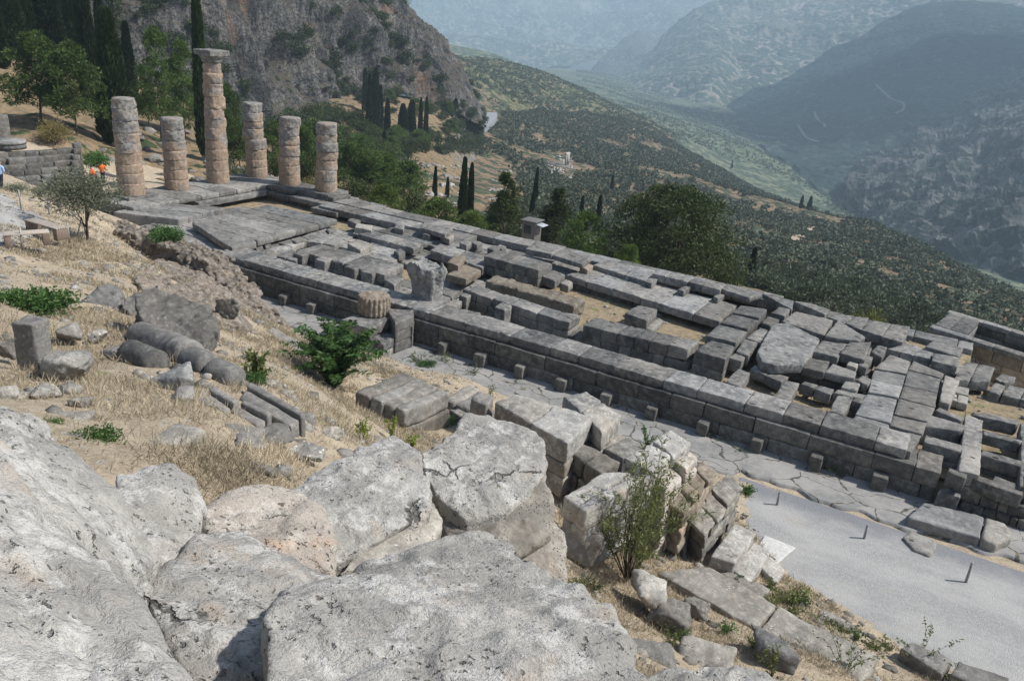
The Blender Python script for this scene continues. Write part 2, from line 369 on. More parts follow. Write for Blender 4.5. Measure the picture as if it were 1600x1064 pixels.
GP[:, 2] += (1-.85*flat)*(.22*fbm(GP*[1, 1, 0], .28, 3, 4)+.10*fbm(GP*[1, 1, 0], 1.1, 3, 8))-1.5*sstep(4, 0, edge)*(GP[:, 1] > 0)
ii = (np.arange(NY-1)[:, None]*NX+np.arange(NX-1)[None]).ravel()
GF = np.stack([ii, ii+1, ii+NX+1, ii+NX], 1)
def mat_ground():
    m = NT('dry_grass_earth')
    a = m.noise(.35, 5, .6); b = m.noise(2.4, 6, .7); c = m.noise(16, 5, .75); s_ = m.noise(40, 3, .7, m.scaled(m.pos(), (1, .35, 1)))
    col = m.mix(m.ramp(b, .35, .65), (.31, .255, .19), (.46, .39, .29))
    col = m.mix(m.ramp(a, .45, .7, 0, .8), col, (.33, .275, .215))
    col = m.mix(m.ramp(c, .48, .68, 0, .6), col, (.54, .465, .345))
    col = m.mix(m.ramp(s_, .5, .7, 0, .45), col, (.20, .14, .09))
    col = m.mix(m.math('MULTIPLY', m.ramp(m.noise(.8, 5, .7), .60, .70), .55), col, (.15, .17, .06))
    v = m.vor(3.5); col = m.mix(m.math('MULTIPLY', m.ramp(v.outputs['Distance'], .2, .14), .7), col, (.38, .36, .33))
    h = m.math('ADD', m.math('MULTIPLY', b, .5), m.math('MULTIPLY', c, .5))
    m.bsdf(col, .95, m.bump(h, .9, .12), .1); return m.m
M['ground'] = mat_ground()
tag(mesh_obj('ground', GP, GF, M['ground'], origin=np.zeros(3)), kind='structure')
def gnoise(P): return .22*fbm(P*[1, 1, 0], .28, 3, 4)+.10*fbm(P*[1, 1, 0], 1.1, 3, 8)
# ------------------------------------------------------------------ far hills: lofted through surveyed points
def catmull(A, n):
    A = np.asarray(A, float); k = len(A); t = np.linspace(0, k-1, n); i = np.clip(np.floor(t).astype(int), 0, k-2); f = (t-i)[:, None, None] if A.ndim == 3 else (t-i)[:, None]
    g = lambda j: A[np.clip(j, 0, k-1)]
    p0, p1, p2, p3 = g(i-1), g(i), g(i+1), g(i+2)
    p0 = np.where((i == 0).reshape(f.shape), 2*p1-p2, p0); p3 = np.where((i == k-2).reshape(f.shape), 2*p2-p1, p3)
    return .5*((2*p1)+(-p0+p2)*f+(2*p0-5*p1+4*p2-p3)*f*f+(-p0+3*p1-3*p2+p3)*f**3)
def loft(rows, nu, nv, back=None):
    R = np.array([[und(*q) for q in r] for r in rows])
    if back:
        v = R[-1]-C0; v[:, 2] = 0; v /= np.linalg.norm(v, axis=1, keepdims=True)
        b1 = R[-1]+v*back[0]; b1[:, 2] -= back[1]*.35; b2 = R[-1]+v*back[0]*2.5; b2[:, 2] -= back[1]*1.6
        R = np.concatenate([R, b1[None], b2[None]])
    G = catmull(R, nv); G = np.swapaxes(catmull(np.swapaxes(G, 0, 1), nu), 0, 1); return G
def gnorm(G):
    a = np.gradient(G, axis=1); b = np.gradient(G, axis=0); n = np.cross(a, b); n /= np.linalg.norm(n, axis=2, keepdims=True)+1e-9
    return np.where(n[..., 2:3] < 0, -n, n)
def grid_faces(nv, nu):
    ii = (np.arange(nv-1)[:, None]*nu+np.arange(nu-1)[None]).ravel(); return np.stack([ii, ii+1, ii+nu+1, ii+nu], 1)
HILLS = {}
def hill(name, rows, nu, nv, mat, amp, sc, ridge=.4, back=None, octv=6, s=0, stretch=(1, 1, 1), keep=None, kind='structure'):
    G = loft(rows, nu, nv, back); N = gnorm(G); P = G.reshape(-1, 3); n = N.reshape(-1, 3)
    Q = P*np.array(stretch); wp = np.stack([fbm(Q+k*91, sc*.7, 3, 31+k) for k in range(3)], 1)*.25/sc
    d = (1-ridge)*fbm(Q+wp, sc, octv, s, gain=.52)+ridge*(fbm(Q+wp, sc*1.3, octv, s+9, True, gain=.55)-.1)
    if keep is not None: d = d*keep(P)
    P = P+n*(amp*d)[:, None]
    o = mesh_obj(name, P, grid_faces(nv, nu), mat, origin=P.mean(0)); tag(o, kind=kind)
    HILLS[name] = P.reshape(nv, nu, 3); return o
def mat_hill(name, green, earth, rock, sc, gfrac=.55, rfrac=.3, spots=1., green2=None, bumpd=2., streak=None, light=None, steep=(.55, .8)):
    m = NT(name); v0 = m.pos()
    if streak: v0 = m.scaled(v0, streak)
    a = m.noise(sc, 7, .62, v0); b = m.noise(sc*5, 6, .7); c = m.noise(sc*28, 4, .7)
    col = m.mix(m.ramp(c, .3, .7), tuple(x*.75 for x in earth), tuple(min(1, x*1.2) for x in earth))
    rk = m.mix(m.ramp(b, .35, .65), tuple(x*.6 for x in rock), tuple(x*1.15 for x in rock))
    rm = m.ramp(m.math('ADD', m.math('MULTIPLY', a, .6), m.math('MULTIPLY', b, .4)), 1-rfrac-.07-.2, 1-rfrac+.07-.2)
    rm = m.math('MAXIMUM', rm, m.ramp(m.nz(), steep[1], steep[0]))
    col = m.mix(rm, col, rk)
    v = m.vor(spots, None); vs = m.math('ADD', v.outputs['Distance'], m.math('MULTIPLY', c, .5))
    gm = m.ramp(m.math('SUBTRACT', vs, m.math('MULTIPLY', m.ramp(b, .3, .7), .6)), gfrac+.1, gfrac-.1)
    g2 = green2 or tuple(x*1.5 for x in green)
    g = m.mix(m.ramp(m.noise(sc*3, 5, .6), .35, .7), green, g2); g = m.mix(m.ramp(v.outputs['Distance'], .1, .6, 0, .5), g, tuple(x*.5 for x in green))
    col = m.mix(gm, col, g)
    if light: col = m.mix(m.math('MULTIPLY', m.ramp(m.noise(sc*.6, 3, .5), .52, .62), light[3]), col, light[:3])
    h = m.math('ADD', m.math('SUBTRACT', m.math('MULTIPLY', c, .6), v.outputs['Distance']), m.math('MULTIPLY', b, 1.2))
    m.bsdf(col, .95, m.bump(h, .8, bumpd), .05); return m.m
M['h_dry'] = mat_hill('dry_slope', (.035, .05, .024), (.205, .155, .10), (.19, .18, .165), .03, .2, .16, .40, bumpd=.7)
M['h_olive'] = mat_hill('olive_slope', (.05, .065, .042), (.19, .14, .095), (.2, .18, .16), .012, .5, .12, .2, bumpd=1.)
M['h_mid'] = mat_hill('olive_ridge', (.04, .058, .036), (.17, .14, .095), (.2, .18, .155), .006, .5, .2, .10, (.07, .09, .05), bumpd=4., light=(.13, .15, .07, .35))
M['h_valley'] = mat_hill('pale_olive_valley', (.055, .082, .058), (.15, .165, .11), (.24, .235, .2), .004, .55, .08, .09, (.08, .105, .075), bumpd=4., light=(.13, .16, .09, .45))
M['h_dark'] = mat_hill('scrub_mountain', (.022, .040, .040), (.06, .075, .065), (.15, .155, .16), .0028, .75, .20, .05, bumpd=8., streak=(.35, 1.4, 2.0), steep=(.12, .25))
M['h_rock'] = mat_hill('rocky_spur', (.022, .034, .030), (.085, .09, .08), (.15, .15, .15), .008, .5, .34, .05, bumpd=7., steep=(.35, .6))
M['h_far'] = mat_hill('far_mountain', (.045, .07, .055), (.145, .15, .115), (.32, .29, .25), .0022, .6, .30, .035, bumpd=16., light=(.26, .23, .18, .25), streak=(1, 1, .35))
def mat_cliff():
    m = NT('cliff_limestone'); p = m.scaled(m.pos(), (1, 1, .3))
    a = m.noise(.03, 6, .65, p); b = m.noise(.16, 7, .7, p); c = m.noise(.9, 5, .7)
    col = m.mix(m.ramp(b, .38, .66), (.07, .072, .074), (.30, .293, .278)); col = m.mix(m.ramp(c, .4, .62, 0, .7), col, (.028, .028, .032))
    om = m.math('MULTIPLY', m.ramp(m.noise(.022, 5, .6, m.scaled(m.pos(), (1, 1, .8))), .545, .64), m.ramp(m.nz(), .55, .3))
    col = m.mix(m.math('MULTIPLY', om, .8), col, m.mix(m.ramp(b, .3, .7), (.20, .12, .08), (.36, .25, .175)))
    led = m.ramp(m.nz(), .5, .72)
    col = m.mix(m.math('MULTIPLY', led, .8), col, m.mix(m.ramp(c, .35, .65), (.15, .12, .08), (.11, .108, .10)))
    v = m.vor(.22); gm = m.math('MULTIPLY', m.ramp(m.math('ADD', v.outputs['Distance'], m.math('MULTIPLY', c, .4)), .55, .42), m.ramp(m.noise(.06, 4), .46, .6))
    gm = m.math('MULTIPLY', gm, m.ramp(m.nz(), .25, .5)); col = m.mix(gm, col, (.035, .05, .025))
    m.bsdf(col, .95, m.bump(m.math('ADD', b, m.math('MULTIPLY', c, .35)), 1., 6.), .1); return m.m
M['cliff'] = mat_cliff()
hill('hillside', [
 [(-120, 300, 88), (0, 290, 88), (100, 285, 90), (200, 290, 92), (300, 300, 90), (400, 310, 90), (500, 330, 88), (600, 360, 88), (700, 385, 88), (790, 430, 98)],
 [(-120, 200, 105), (0, 205, 105), (100, 215, 103), (200, 235, 106), (300, 258, 108), (400, 275, 115), (500, 270, 140), (600, 290, 150), (700, 312, 170), (775, 355, 240)],
 [(-120, 120, 130), (0, 125, 130), (100, 155, 140), (200, 185, 140), (300, 215, 150), (400, 240, 170), (500, 225, 220), (600, 250, 250), (700, 260, 300), (775, 310, 410)],
 [(-120, 40, 170), (0, 60, 170), (100, 100, 190), (200, 150, 210), (300, 190, 240), (400, 205, 290), (500, 190, 320), (600, 200, 350), (700, 215, 385), (768, 252, 530)],
 [(-120, -10, 210), (0, 20, 220), (100, 65, 240), (200, 110, 260), (300, 160, 290), (400, 175, 330), (500, 160, 370), (600, 140, 420), (700, 172, 455), (762, 208, 580)]],
 340, 260, M['h_dry'], 5., .03, .3, octv=6, s=2)
hill('cliff', [
 [(-120, 20, 215), (60, 70, 230), (150, 112, 248), (200, 132, 258), (300, 182, 285), (400, 192, 325), (500, 178, 365), (600, 152, 415), (690, 178, 447), (752, 202, 470), (735, 205, 560)],
 [(-120, -60, 222), (60, -10, 237), (150, 30, 256), (200, 60, 264), (300, 95, 293), (400, 105, 333), (500, 95, 376), (590, 80, 425), (665, 125, 460), (741, 160, 482), (720, 165, 570)],
 [(-120, -140, 240), (60, -100, 255), (150, -60, 272), (200, -20, 280), (300, 10, 312), (400, 20, 355), (490, 20, 398), (565, 20, 440), (622, 62, 475), (702, 98, 500), (680, 100, 590)],
 [(-120, -240, 265), (60, -200, 280), (150, -160, 300), (200, -120, 305), (300, -90, 336), (400, -70, 385), (480, -60, 430), (530, -40, 470), (570, -5, 500), (600, 0, 525), (580, 0, 600)],
 [(-120, -300, 290), (60, -260, 310), (150, -220, 330), (200, -190, 330), (300, -160, 360), (400, -130, 410), (470, -110, 460), (500, -90, 500), (530, -60, 530), (545, -50, 550), (520, -50, 620)]],
 600, 340, M['cliff'], 21., .028, .65, octv=8, s=5, stretch=(1, 1, .38), keep=lambda P: 1-.75*sstep(660, 735, pix(P)[:, 0]))
hill('olive_slope', [
 [(600, 380, 100), (700, 400, 98), (780, 410, 95), (900, 430, 92), (1000, 450, 90), (1050, 460, 90), (1145, 480, 88), (1208, 495, 86), (1285, 520, 82), (1390, 550, 78), (1491, 600, 76), (1600, 650, 74), (1720, 690, 74)],
 [(600, 302, 165), (700, 315, 180), (780, 322, 200), (900, 340, 205), (1000, 370, 195), (1050, 385, 190), (1145, 410, 178), (1208, 428, 168), (1285, 450, 158), (1390, 485, 148), (1491, 530, 138), (1600, 575, 130), (1720, 615, 130)],
 [(600, 262, 265), (700, 270, 320), (780, 278, 360), (900, 285, 410), (1000, 305, 395), (1050, 318, 380), (1145, 350, 345), (1208, 375, 310), (1285, 405, 275), (1390, 446, 240), (1491, 492, 212), (1600, 540, 195), (1720, 590, 190)],
 [(600, 222, 360), (700, 228, 420), (780, 230, 520), (900, 232, 640), (1000, 248, 660), (1050, 268, 620), (1145, 310, 540), (1208, 338, 480), (1285, 368, 410), (1390, 405, 350), (1491, 455, 300), (1600, 500, 270), (1720, 555, 250)],
 [(600, 200, 430), (700, 188, 490), (780, 180, 680), (900, 179, 920), (1000, 191, 1060), (1045, 219, 1010), (1145, 280, 860), (1208, 309, 760), (1285, 337, 660), (1390, 366, 540), (1491, 417, 440), (1600, 462, 385), (1720, 520, 350)]],
 300, 220, M['h_olive'], 7., .012, .3, back=(60, 70), s=12)
hill('terraced_ridge', [
 [(640, 240, 500), (710, 240, 560), (760, 235, 650), (830, 228, 760), (900, 222, 900), (960, 228, 980), (1005, 238, 1000), (1050, 262, 1000)],
 [(640, 150, 650), (710, 150, 750), (760, 150, 850), (830, 165, 960), (900, 176, 1100), (960, 192, 1120), (1005, 207, 1120), (1050, 232, 1080)],
 [(640, 60, 900), (710, 90, 1150), (760, 97, 1250), (830, 113, 1300), (900, 138, 1350), (950, 163, 1330), (1005, 190, 1250), (1050, 217, 1180)]],
 200, 140, M['h_mid'], 14., .006, .4, back=(90, 90), s=22)
hill('saddle_ridge', [
 [(600, 150, 1000), (690, 130, 1500), (760, 130, 1700), (830, 140, 1700), (920, 170, 1700)],
 [(600, 30, 1500), (690, 68, 2000), (750, 82, 2100), (810, 104, 2100), (900, 138, 1900)]], 120, 60, M['h_valley'], 18., .004, .4, back=(150, 100), s=23)
hill('valley_slope', [
 [(850, 200, 1200), (950, 220, 1150), (1050, 265, 1050), (1145, 325, 950), (1208, 350, 880), (1285, 375, 800), (1390, 415, 700), (1491, 465, 600), (1600, 515, 520), (1750, 590, 480)],
 [(850, 160, 1800), (950, 178, 1750), (1050, 203, 1600), (1145, 252, 1450), (1208, 287, 1300), (1285, 330, 1150), (1340, 354, 1050), (1430, 388, 950), (1560, 443, 820), (1750, 535, 700)],
 [(850, 118, 3000), (930, 132, 2900), (1010, 160, 2600), (1110, 190, 2400), (1170, 222, 2100), (1240, 272, 1750), (1308, 325, 1420), (1390, 366, 1240), (1560, 420, 1050), (1750, 500, 900)],
 [(850, 108, 4400), (930, 112, 4300), (1020, 140, 3600), (1120, 165, 3000), (1180, 195, 2600), (1250, 245, 2000), (1316, 305, 1600), (1410, 350, 1350), (1570, 395, 1200), (1750, 460, 1050)]],
 240, 220, M['h_valley'], 20., .003, .35, s=33)
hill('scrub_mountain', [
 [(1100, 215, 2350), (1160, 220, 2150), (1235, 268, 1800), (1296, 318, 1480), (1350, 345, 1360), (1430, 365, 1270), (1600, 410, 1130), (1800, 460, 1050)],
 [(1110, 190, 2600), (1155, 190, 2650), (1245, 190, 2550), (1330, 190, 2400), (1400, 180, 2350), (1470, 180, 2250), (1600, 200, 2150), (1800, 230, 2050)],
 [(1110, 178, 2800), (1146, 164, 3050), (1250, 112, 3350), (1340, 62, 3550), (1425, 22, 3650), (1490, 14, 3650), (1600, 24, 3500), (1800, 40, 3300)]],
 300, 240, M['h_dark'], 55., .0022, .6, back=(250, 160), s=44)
hill('rocky_spur', [
 [(1316, 338, 1330), (1400, 376, 1180), (1480, 398, 1080), (1600, 430, 970), (1800, 490, 880)],
 [(1325, 300, 1520), (1400, 300, 1450), (1485, 290, 1420), (1600, 270, 1360), (1800, 280, 1280)],
 [(1335, 262, 1950), (1400, 215, 2200), (1490, 158, 2550), (1600, 106, 2950), (1800, 60, 3100)]],
 420, 340, M['h_rock'], 40., .009, .75, back=(60, 60), s=55, octv=7, stretch=(1, 1, .5))
hill('gorge_mountain', [
 [(920, 165, 3300), (1000, 165, 3200), (1050, 180, 2950), (1110, 205, 2700), (1160, 200, 3000), (1300, 130, 3600), (1450, 70, 3950), (1800, 70, 3950)],
 [(930, 145, 3900), (1000, 128, 3900), (1050, 105, 3900), (1105, 95, 3800), (1160, 95, 3900), (1300, 55, 4300), (1450, 15, 4500), (1800, 10, 4500)],
 [(940, 135, 4300), (1000, 103, 4500), (1048, 55, 4700), (1095, 18, 4800), (1160, 2, 4900), (1300, -20, 5100), (1450, -35, 5200), (1800, -45, 5200)]],
 280, 200, M['h_far'], 95., .0018, .65, back=(300, 160), s=66, octv=7)
hill('knoll', [
 [(925, 135, 4300), (960, 128, 4400), (1000, 125, 4400), (1040, 128, 4400), (1080, 135, 4300)],
 [(925, 112, 4900), (958, 78, 5150), (1000, 53, 5300), (1042, 76, 5200), (1080, 110, 4900)]], 120, 80, M['h_rock'], 50., .003, .6, back=(200, 150), s=77)
hill('far_mountain', [
 [(450, 170, 4200), (700, 125, 4500), (850, 115, 4700), (950, 112, 5000), (1100, 90, 5600), (1300, 40, 6000), (1850, 40, 6000)],
 [(450, 60, 6200), (700, 45, 6500), (850, 50, 6600), (950, 45, 6800), (1100, 20, 7200), (1300, -10, 7500), (1850, -20, 7500)],
 [(450, -110, 9000), (700, -110, 9300), (850, -110, 9300), (950, -110, 9300), (1100, -110, 9300), (1300, -120, 9300), (1850, -150, 9300)]],
 280, 200, M['h_far'], 230., .0009, .65, s=88, octv=7)
fl = mesh_obj('valley_floor', [(-14000, -3000, -520), (14000, -3000, -520), (14000, 14000, -520), (-14000, 14000, -520)], [(0, 1, 2, 3)], M['h_valley'], smooth=False)
tag(fl, kind='structure')
# ------------------------------------------------------------------ haze
def haze(dens):
    m = NT('haze_air'); v = m.n('VolumePrincipled'); v.inputs['Color'].default_value = (.64, .83, 1, 1); v.inputs['Density'].default_value = dens; v.inputs['Anisotropy'].default_value = 0.
    m.L(v.outputs[0], m.out.inputs[1])
    x0, x1, y0, y1, z0, z1 = -15000, 15000, -3500, 15000, -640, 1150
    V = [(x, y, z) for x in (x0, x1) for y in (y0, y1) for z in (z0, z1)]
    o = mesh_obj('haze', V, [(0, 1, 3, 2), (4, 6, 7, 5), (0, 4, 5, 1), (2, 3, 7, 6), (0, 2, 6, 4), (1, 5, 7, 3)], m.m, smooth=False, origin=np.zeros(3)); tag(o, kind='stuff')
haze(1.6e-4)
# a cloud high above, out of the frame, that shades the scrub mountain as in the photograph
cb = bmesh.new(); bmesh.ops.create_icosphere(cb, subdivisions=5, radius=1.); cv = np.array([v.co[:] for v in cb.verts]); cf = np.array([[v.index for v in f.verts] for f in cb.faces]); cb.free()
cc = np.array([60, 2550, 0])+SUN*(2150/SUN[2]); cr = 1+.35*fbm(cv, 1.6, 4, 3)
M['cloud'] = (lambda m: (m.bsdf((.85, .86, .88), 1.), m.m)[1])(NT('cloud_white'))
tag(mesh_obj('cloud', cc+cv*cr[:, None]*[700, 470, 120], cf, M['cloud']), kind='stuff')
# ------------------------------------------------------------------ temple
ZS = {'5': (340, 280), '6': (740, 330), '7': (1140, 400), '8': (1140, 620)}
def zp(k, x, y): ox, oy = ZS[k]; return ox+x/3.476, oy+y/3.476
def quad(k, pts, z): return np.array([un(*zp(k, *q), z) for q in pts])
def split_quad(T, n, gap=.015):
    """cut a long quad into n stones along its first edge"""
    T = np.asarray(T); ts = np.linspace(0, 1, n+1)
    if n > 1: ts[1:-1] += rng.uniform(-.25, .25, n-1)/n
    L = np.linalg.norm(T[1]-T[0]); g = gap/L/2; out = []
    for a, b in zip(ts[:-1], ts[1:]):
        a2 = a+(g if a > 0 else 0); b2 = b-(g if b < 1 else 0)
        f = lambda t: (T[0]+(T[1]-T[0])*t, T[3]+(T[2]-T[3])*t)
        p, q = f(a2); r, s_ = f(b2); out.append(np.array([p, r, s_, q]))
    return out
TF = empty('temple_foundation', (30, -8, -1.4), 'long ruined grey stone temple foundation of stepped walls, slab floors and pits behind the path', 'temple ruin')
def piece(name, k, items, mat=None, parent=TF):
    """items: (points, z, heights (list of courses) or h, n stones)"""
    for it in items:
        a = Acc(); pts, z, h, n = it[:4]; T = quad(k, pts, z) if k else np.asarray(pts, float)
        hs = h if isinstance(h, (list, tuple)) else [h]; zz = 0
        for ci, hh in enumerate(hs):
            for S in split_quad(T-[0, 0, zz], n):
                S = jit(S, .012, .02); a.add(*block(S, hh-.005))
            zz += hh
        a.build(name, M[mat or 'lime'], parent)
# north retaining wall: lower ledge course and upper step
a = Acc(); courses(a, 15.3, 29.2, -17.85, -16.0, -.66, [.72, .85], L=1.7); a.build('north_wall', M['limew'], TF); a = Acc(); courses(a, 30.3, 56.3, -17.85, -16.0, -.66, [.72, .85], L=2.2)
NWl = a.build('north_wall', M['limew'], TF)
a = Acc(); courses(a, 17.3, 29.5, -17.6, -15.9, -.2, [.47], L=1.6); courses(a, 29.5, 54.9, -17.58, -15.9, -.2, [.47], L=2.0, j=.03)
a.build('step_course', M['lime'], TF)
a = Acc(); courses(a, 14.6, 17.2, -17.5, -15.4, -.32, [.5], L=1.5); a.build('broken_step', M['lime'], TF)
# south strip and its kerb
a = Acc()
for (x0, x1, y0, y1, z, L) in [(10, 46, -1.3, .45, -.28, 1.7), (10, 24, -3.0, -1.35, -.34, 1.4)]:
    courses(a, x0, x1, y0, y1, z, [.55], L=L, amp=.03)
courses(a, 10, 57, .1, 1.5, -.85, [.6, .6, .6], L=1.8); courses(a, 9.3, 57, .9, 2.0, -1.6, [.6, .7, .8], L=1.8)
a.build('south_wall', M['slab'], TF)
# east front under the columns
a = Acc()
for (x0, x1, n) in [(-1.4, 1.2, 0), (1.25, 3.2, 1)]:
    y = -14.6
    while y < 1.2:
        l = min(rng.uniform(1.6, 2.4), 1.3-y); a.add(*block(jit(rect(x0, x1, y+.01, y+l-.01, 0 if y > -13 else -.02), .01, .01), .35, amp=.02)); y += l
a.build('east_step', M['slab'], TF)
a = Acc()
for (x0, x1, y0, y1, z, h) in [(1.3, 3.6, -9.2, 1.1, -.37, .45), (3.2, 6.1, -1.9, 1.3, 0, .36), (6.1, 10.0, -1.25, 1.0, -.02, .36), (3.2, 10.3, -2.2, 1.7, -.38, .4), (3.0, 12.5, -1.6, 2.6, -.75, .5), (9.5, 12.2, -3.3, .9, -.55, .4)]:
    x = x0
    while x < x1-.05:
        l = min(rng.uniform(1.3, 2.1), x1-x); l = x1-x if x1-x-l < .5 else l
        a.add(*block(jit(rect(x, x+l-.015, y0, y1, z), .01, .01), h)); x += l
a.build('corner_step', M['lime'], TF)
piece('north_platform', None, [([un(176, 331, -.25), un(240, 316, -.25), un(352, 324, -.25), un(279, 343, -.25)], -.25, 1.1, 4)], 'slab')
piece('floor_platform', None, [([un(300, 347, -.1), un(418, 320, -.1), un(527, 343, -.1), un(403, 376, -.1)], 0, .42, 5)], 'slab')
piece('corner_slab', None, [([un(300, 348, -.12), un(384, 364, -.12), un(401, 379, -.12), un(362, 388, -.12)], 0, .42, 1)], 'slab')
piece('low_support', '5', [([(100, 385), (150, 372), (180, 385), (120, 402)], -.55, .6, 1), ([(200, 370), (240, 358), (250, 375), (215, 390)], -.55, .6, 1), ([(250, 355), (285, 345), (292, 360), (262, 372)], -.55, .6, 1), ([(335, 350), (395, 335), (430, 330), (370, 355)], -.6, .6, 1), ([(395, 325), (520, 300), (545, 312), (425, 340)], -.5, .65, 2), ([(590, 270), (635, 258), (645, 275), (605, 290)], -.45, .5, 1)], 'limew')
# inner walls, long slabs
piece('inner_wall', '5', [([(422, 386), (905, 522), (1010, 462), (560, 352)], -.15, [.55, .6], 9)], 'lime')
piece('wall_stub', '5', [([(318, 418), (430, 442), (445, 402), (405, 382)], -.35, [.5, .5], 2)])
piece('floor_slab', '5', [([(545, 262), (760, 300), (640, 360), (430, 330)], -.62, .4, 3), ([(640, 385), (900, 330), (1030, 365), (960, 455)], -.5, .4, 3)], 'slab')
piece('low_wall', '5', [([(760, 297), (1030, 367), (1120, 350), (850, 280)], -.15, .55, 3), ([(850, 280), (1120, 350), (1330, 325), (960, 262)], -.3, .35, 3)])
piece('low_wall', '5', [([(1155, 385), (1440, 480), (1500, 430), (1210, 350)], -.1, .6, 4)])
piece('floor_slab', '5', [([(1120, 350), (1300, 400), (1440, 370), (1310, 320)], -.42, .35, 3)], 'slab')
piece('inner_wall', '6', [([(-60, 425), (438, 582), (475, 545), (30, 405)], -.15, [.5, .65], 6), ([(435, 585), (520, 605), (580, 565), (475, 545)], -.12, [.55, .6], 1)])
piece('inner_wall', '6', [([(595, 618), (1168, 752), (1226, 706), (660, 577)], 0, [.68, .7], 6)])
piece('inner_footing', '6', [([(380, 640), (1160, 830), (1270, 800), (560, 620)], -.85, .6, 6)], 'limew')
piece('raised_wall', '6', [([(58, 243), (355, 322), (432, 285), (122, 206)], .5, [.62, .6], 5)], 'limew')
piece('raised_wall_step', '6', [([(360, 347), (442, 382), (500, 345), (430, 318)], 0, .55, 1)])
piece('long_slab', '6', [([(500, 345), (1335, 600), (1435, 508), (650, 298)], -.33, .48, 6)], 'slab')
piece('long_slab_footing', '6', [([(540, 402), (1330, 602), (1400, 545), (650, 330)], -.83, .7, 9)], 'limew')
piece('kerb', '6', [([(650, 292), (935, 382), (985, 322), (715, 262)], -.02, .5, 3), ([(970, 338), (1340, 425), (1370, 397), (1008, 316)], .33, .5, 4)])
piece('cross_wall', '6', [([(1405, 548), (1552, 578), (1600, 530), (1452, 508)], .05, [.6, .7], 1), ([(1340, 603), (1492, 637), (1552, 592), (1405, 558)], .05, [.6, .7], 1), ([(1260, 675), (1424, 714), (1486, 655), (1332, 615)], .05, [.6, .7], 1), ([(1200, 755), (1370, 808), (1422, 730), (1290, 702)], .02, [.75, .6], 1)])
piece('slab_wall', '7', [([(345, 243), (520, 318), (548, 290), (440, 255)], -.05, .5, 1), ([(175, 205), (340, 290), (350, 240), (240, 212)], -.05, .5, 2), ([(525, 325), (715, 402), (757, 338), (592, 316)], -.1, .5, 2), ([(715, 402), (940, 470), (982, 385), (772, 348)], 0, .55, 2), ([(855, 505), (1095, 560), (1118, 520), (960, 468)], -.2, .55, 3), ([(1060, 492), (1250, 548), (1272, 495), (1100, 463)], 0, .5, 1), ([(1098, 570), (1235, 604), (1252, 548), (1112, 525)], 0, .5, 1), ([(1105, 615), (1318, 658), (1338, 608), (1180, 575)], -.4, .5, 1), ([(1215, 672), (1412, 685), (1442, 604), (1280, 572)], -.38, .55, 2)])
piece('kerb_row', '7', [([(108, 612), (285, 682), (325, 655), (140, 590)], -.42, .5, 2), ([(385, 692), (548, 750), (568, 722), (412, 680)], -.42, .55, 2), ([(560, 740), (735, 775), (740, 755), (590, 722)], -.42, .5, 1)])
# cracked floor of the west ramp
PV = [[(785, 610), (960, 640), (985, 575), (870, 538)], [(768, 668), (940, 708), (958, 645), (787, 615)], [(752, 738), (918, 770), (937, 713), (770, 672)], [(682, 858), (875, 905), (912, 775), (745, 745)], [(655, 905), (858, 965), (873, 912), (682, 864)],
      [(970, 615), (1148, 660), (1162, 640), (1000, 568)], [(947, 700), (1128, 740), (1148, 664), (968, 620)], [(922, 770), (1118, 820), (1128, 745), (944, 706)], [(892, 858), (1075, 900), (1116, 825), (920, 776)], [(866, 915), (1050, 965), (1072, 905), (888, 864)], [(740, 965), (985, 1060), (1045, 970), (830, 925)]]
a = Acc()
for q in PV: a.add(*block(jit(quad('7', q, -.27), .01, .03), .5, amp=.03, r=.03))
a.build('ramp_floor', M['slab'], TF)
piece('ramp_edge', '7', [([(1140, 785), (1195, 805), (1252, 672), (1170, 645)], -.35, .7, 1)], 'rough')
# cells at the west end
piece('cell_wall', '8', [([(1243, 400), (1360, 425), (1376, 130), (1283, 88)], -.36, [.6, .6], 1)], 'slab')
piece('cell_wall', '8', [([(1053, 152), (1265, 187), (1286, 155), (1085, 95)], -.3, .9, 1), ([(1118, 72), (1258, 132), (1270, 112), (1140, 58)], -.32, .6, 1), ([(1053, 242), (1255, 297), (1277, 265), (1070, 205)], -.32, [.6, .6], 1)])
piece('cell_wall', '8', [([(1310, 92), (1560, 147), (1582, 128), (1385, 82)], -.36, .6, 1), ([(1366, 198), (1580, 253), (1597, 235), (1385, 180)], -.36, .5, 1), ([(1360, 312), (1592, 382), (1602, 352), (1378, 288)], -.36, [.6, .6], 1), ([(1575, 480), (1640, 495), (1660, 150), (1590, 135)], -.36, [.6, .6], 3), ([(1575, 215), (1640, 230), (1650, 160), (1580, 140)], -.36, .6, 1)])
piece('north_wall_end', '8', [([(1185, 402), (1285, 443), (1297, 418), (1192, 380)], -.4, .62, 1), ([(1296, 428), (1413, 482), (1437, 455), (1322, 414)], -.55, .55, 1), ([(1412, 475), (1590, 535), (1602, 485), (1440, 425)], -.55, .6, 1), ([(1268, 498), (1640, 610), (1640, 560), (1300, 470)], -1.12, .55, 4), ([(1255, 570), (1650, 690), (1650, 640), (1300, 545)], -1.62, .6, 6)], 'limew')
piece('far_curb', '7', [([(1402, 735), (1470, 755), (1500, 705), (1440, 684)], -.75, .6, 1), ([(1480, 755), (1640, 790), (1660, 735), (1520, 702)], -.75, .6, 2), ([(1440, 670), (1500, 690), (1560, 660), (1480, 640)], -1.0, .5, 2)])
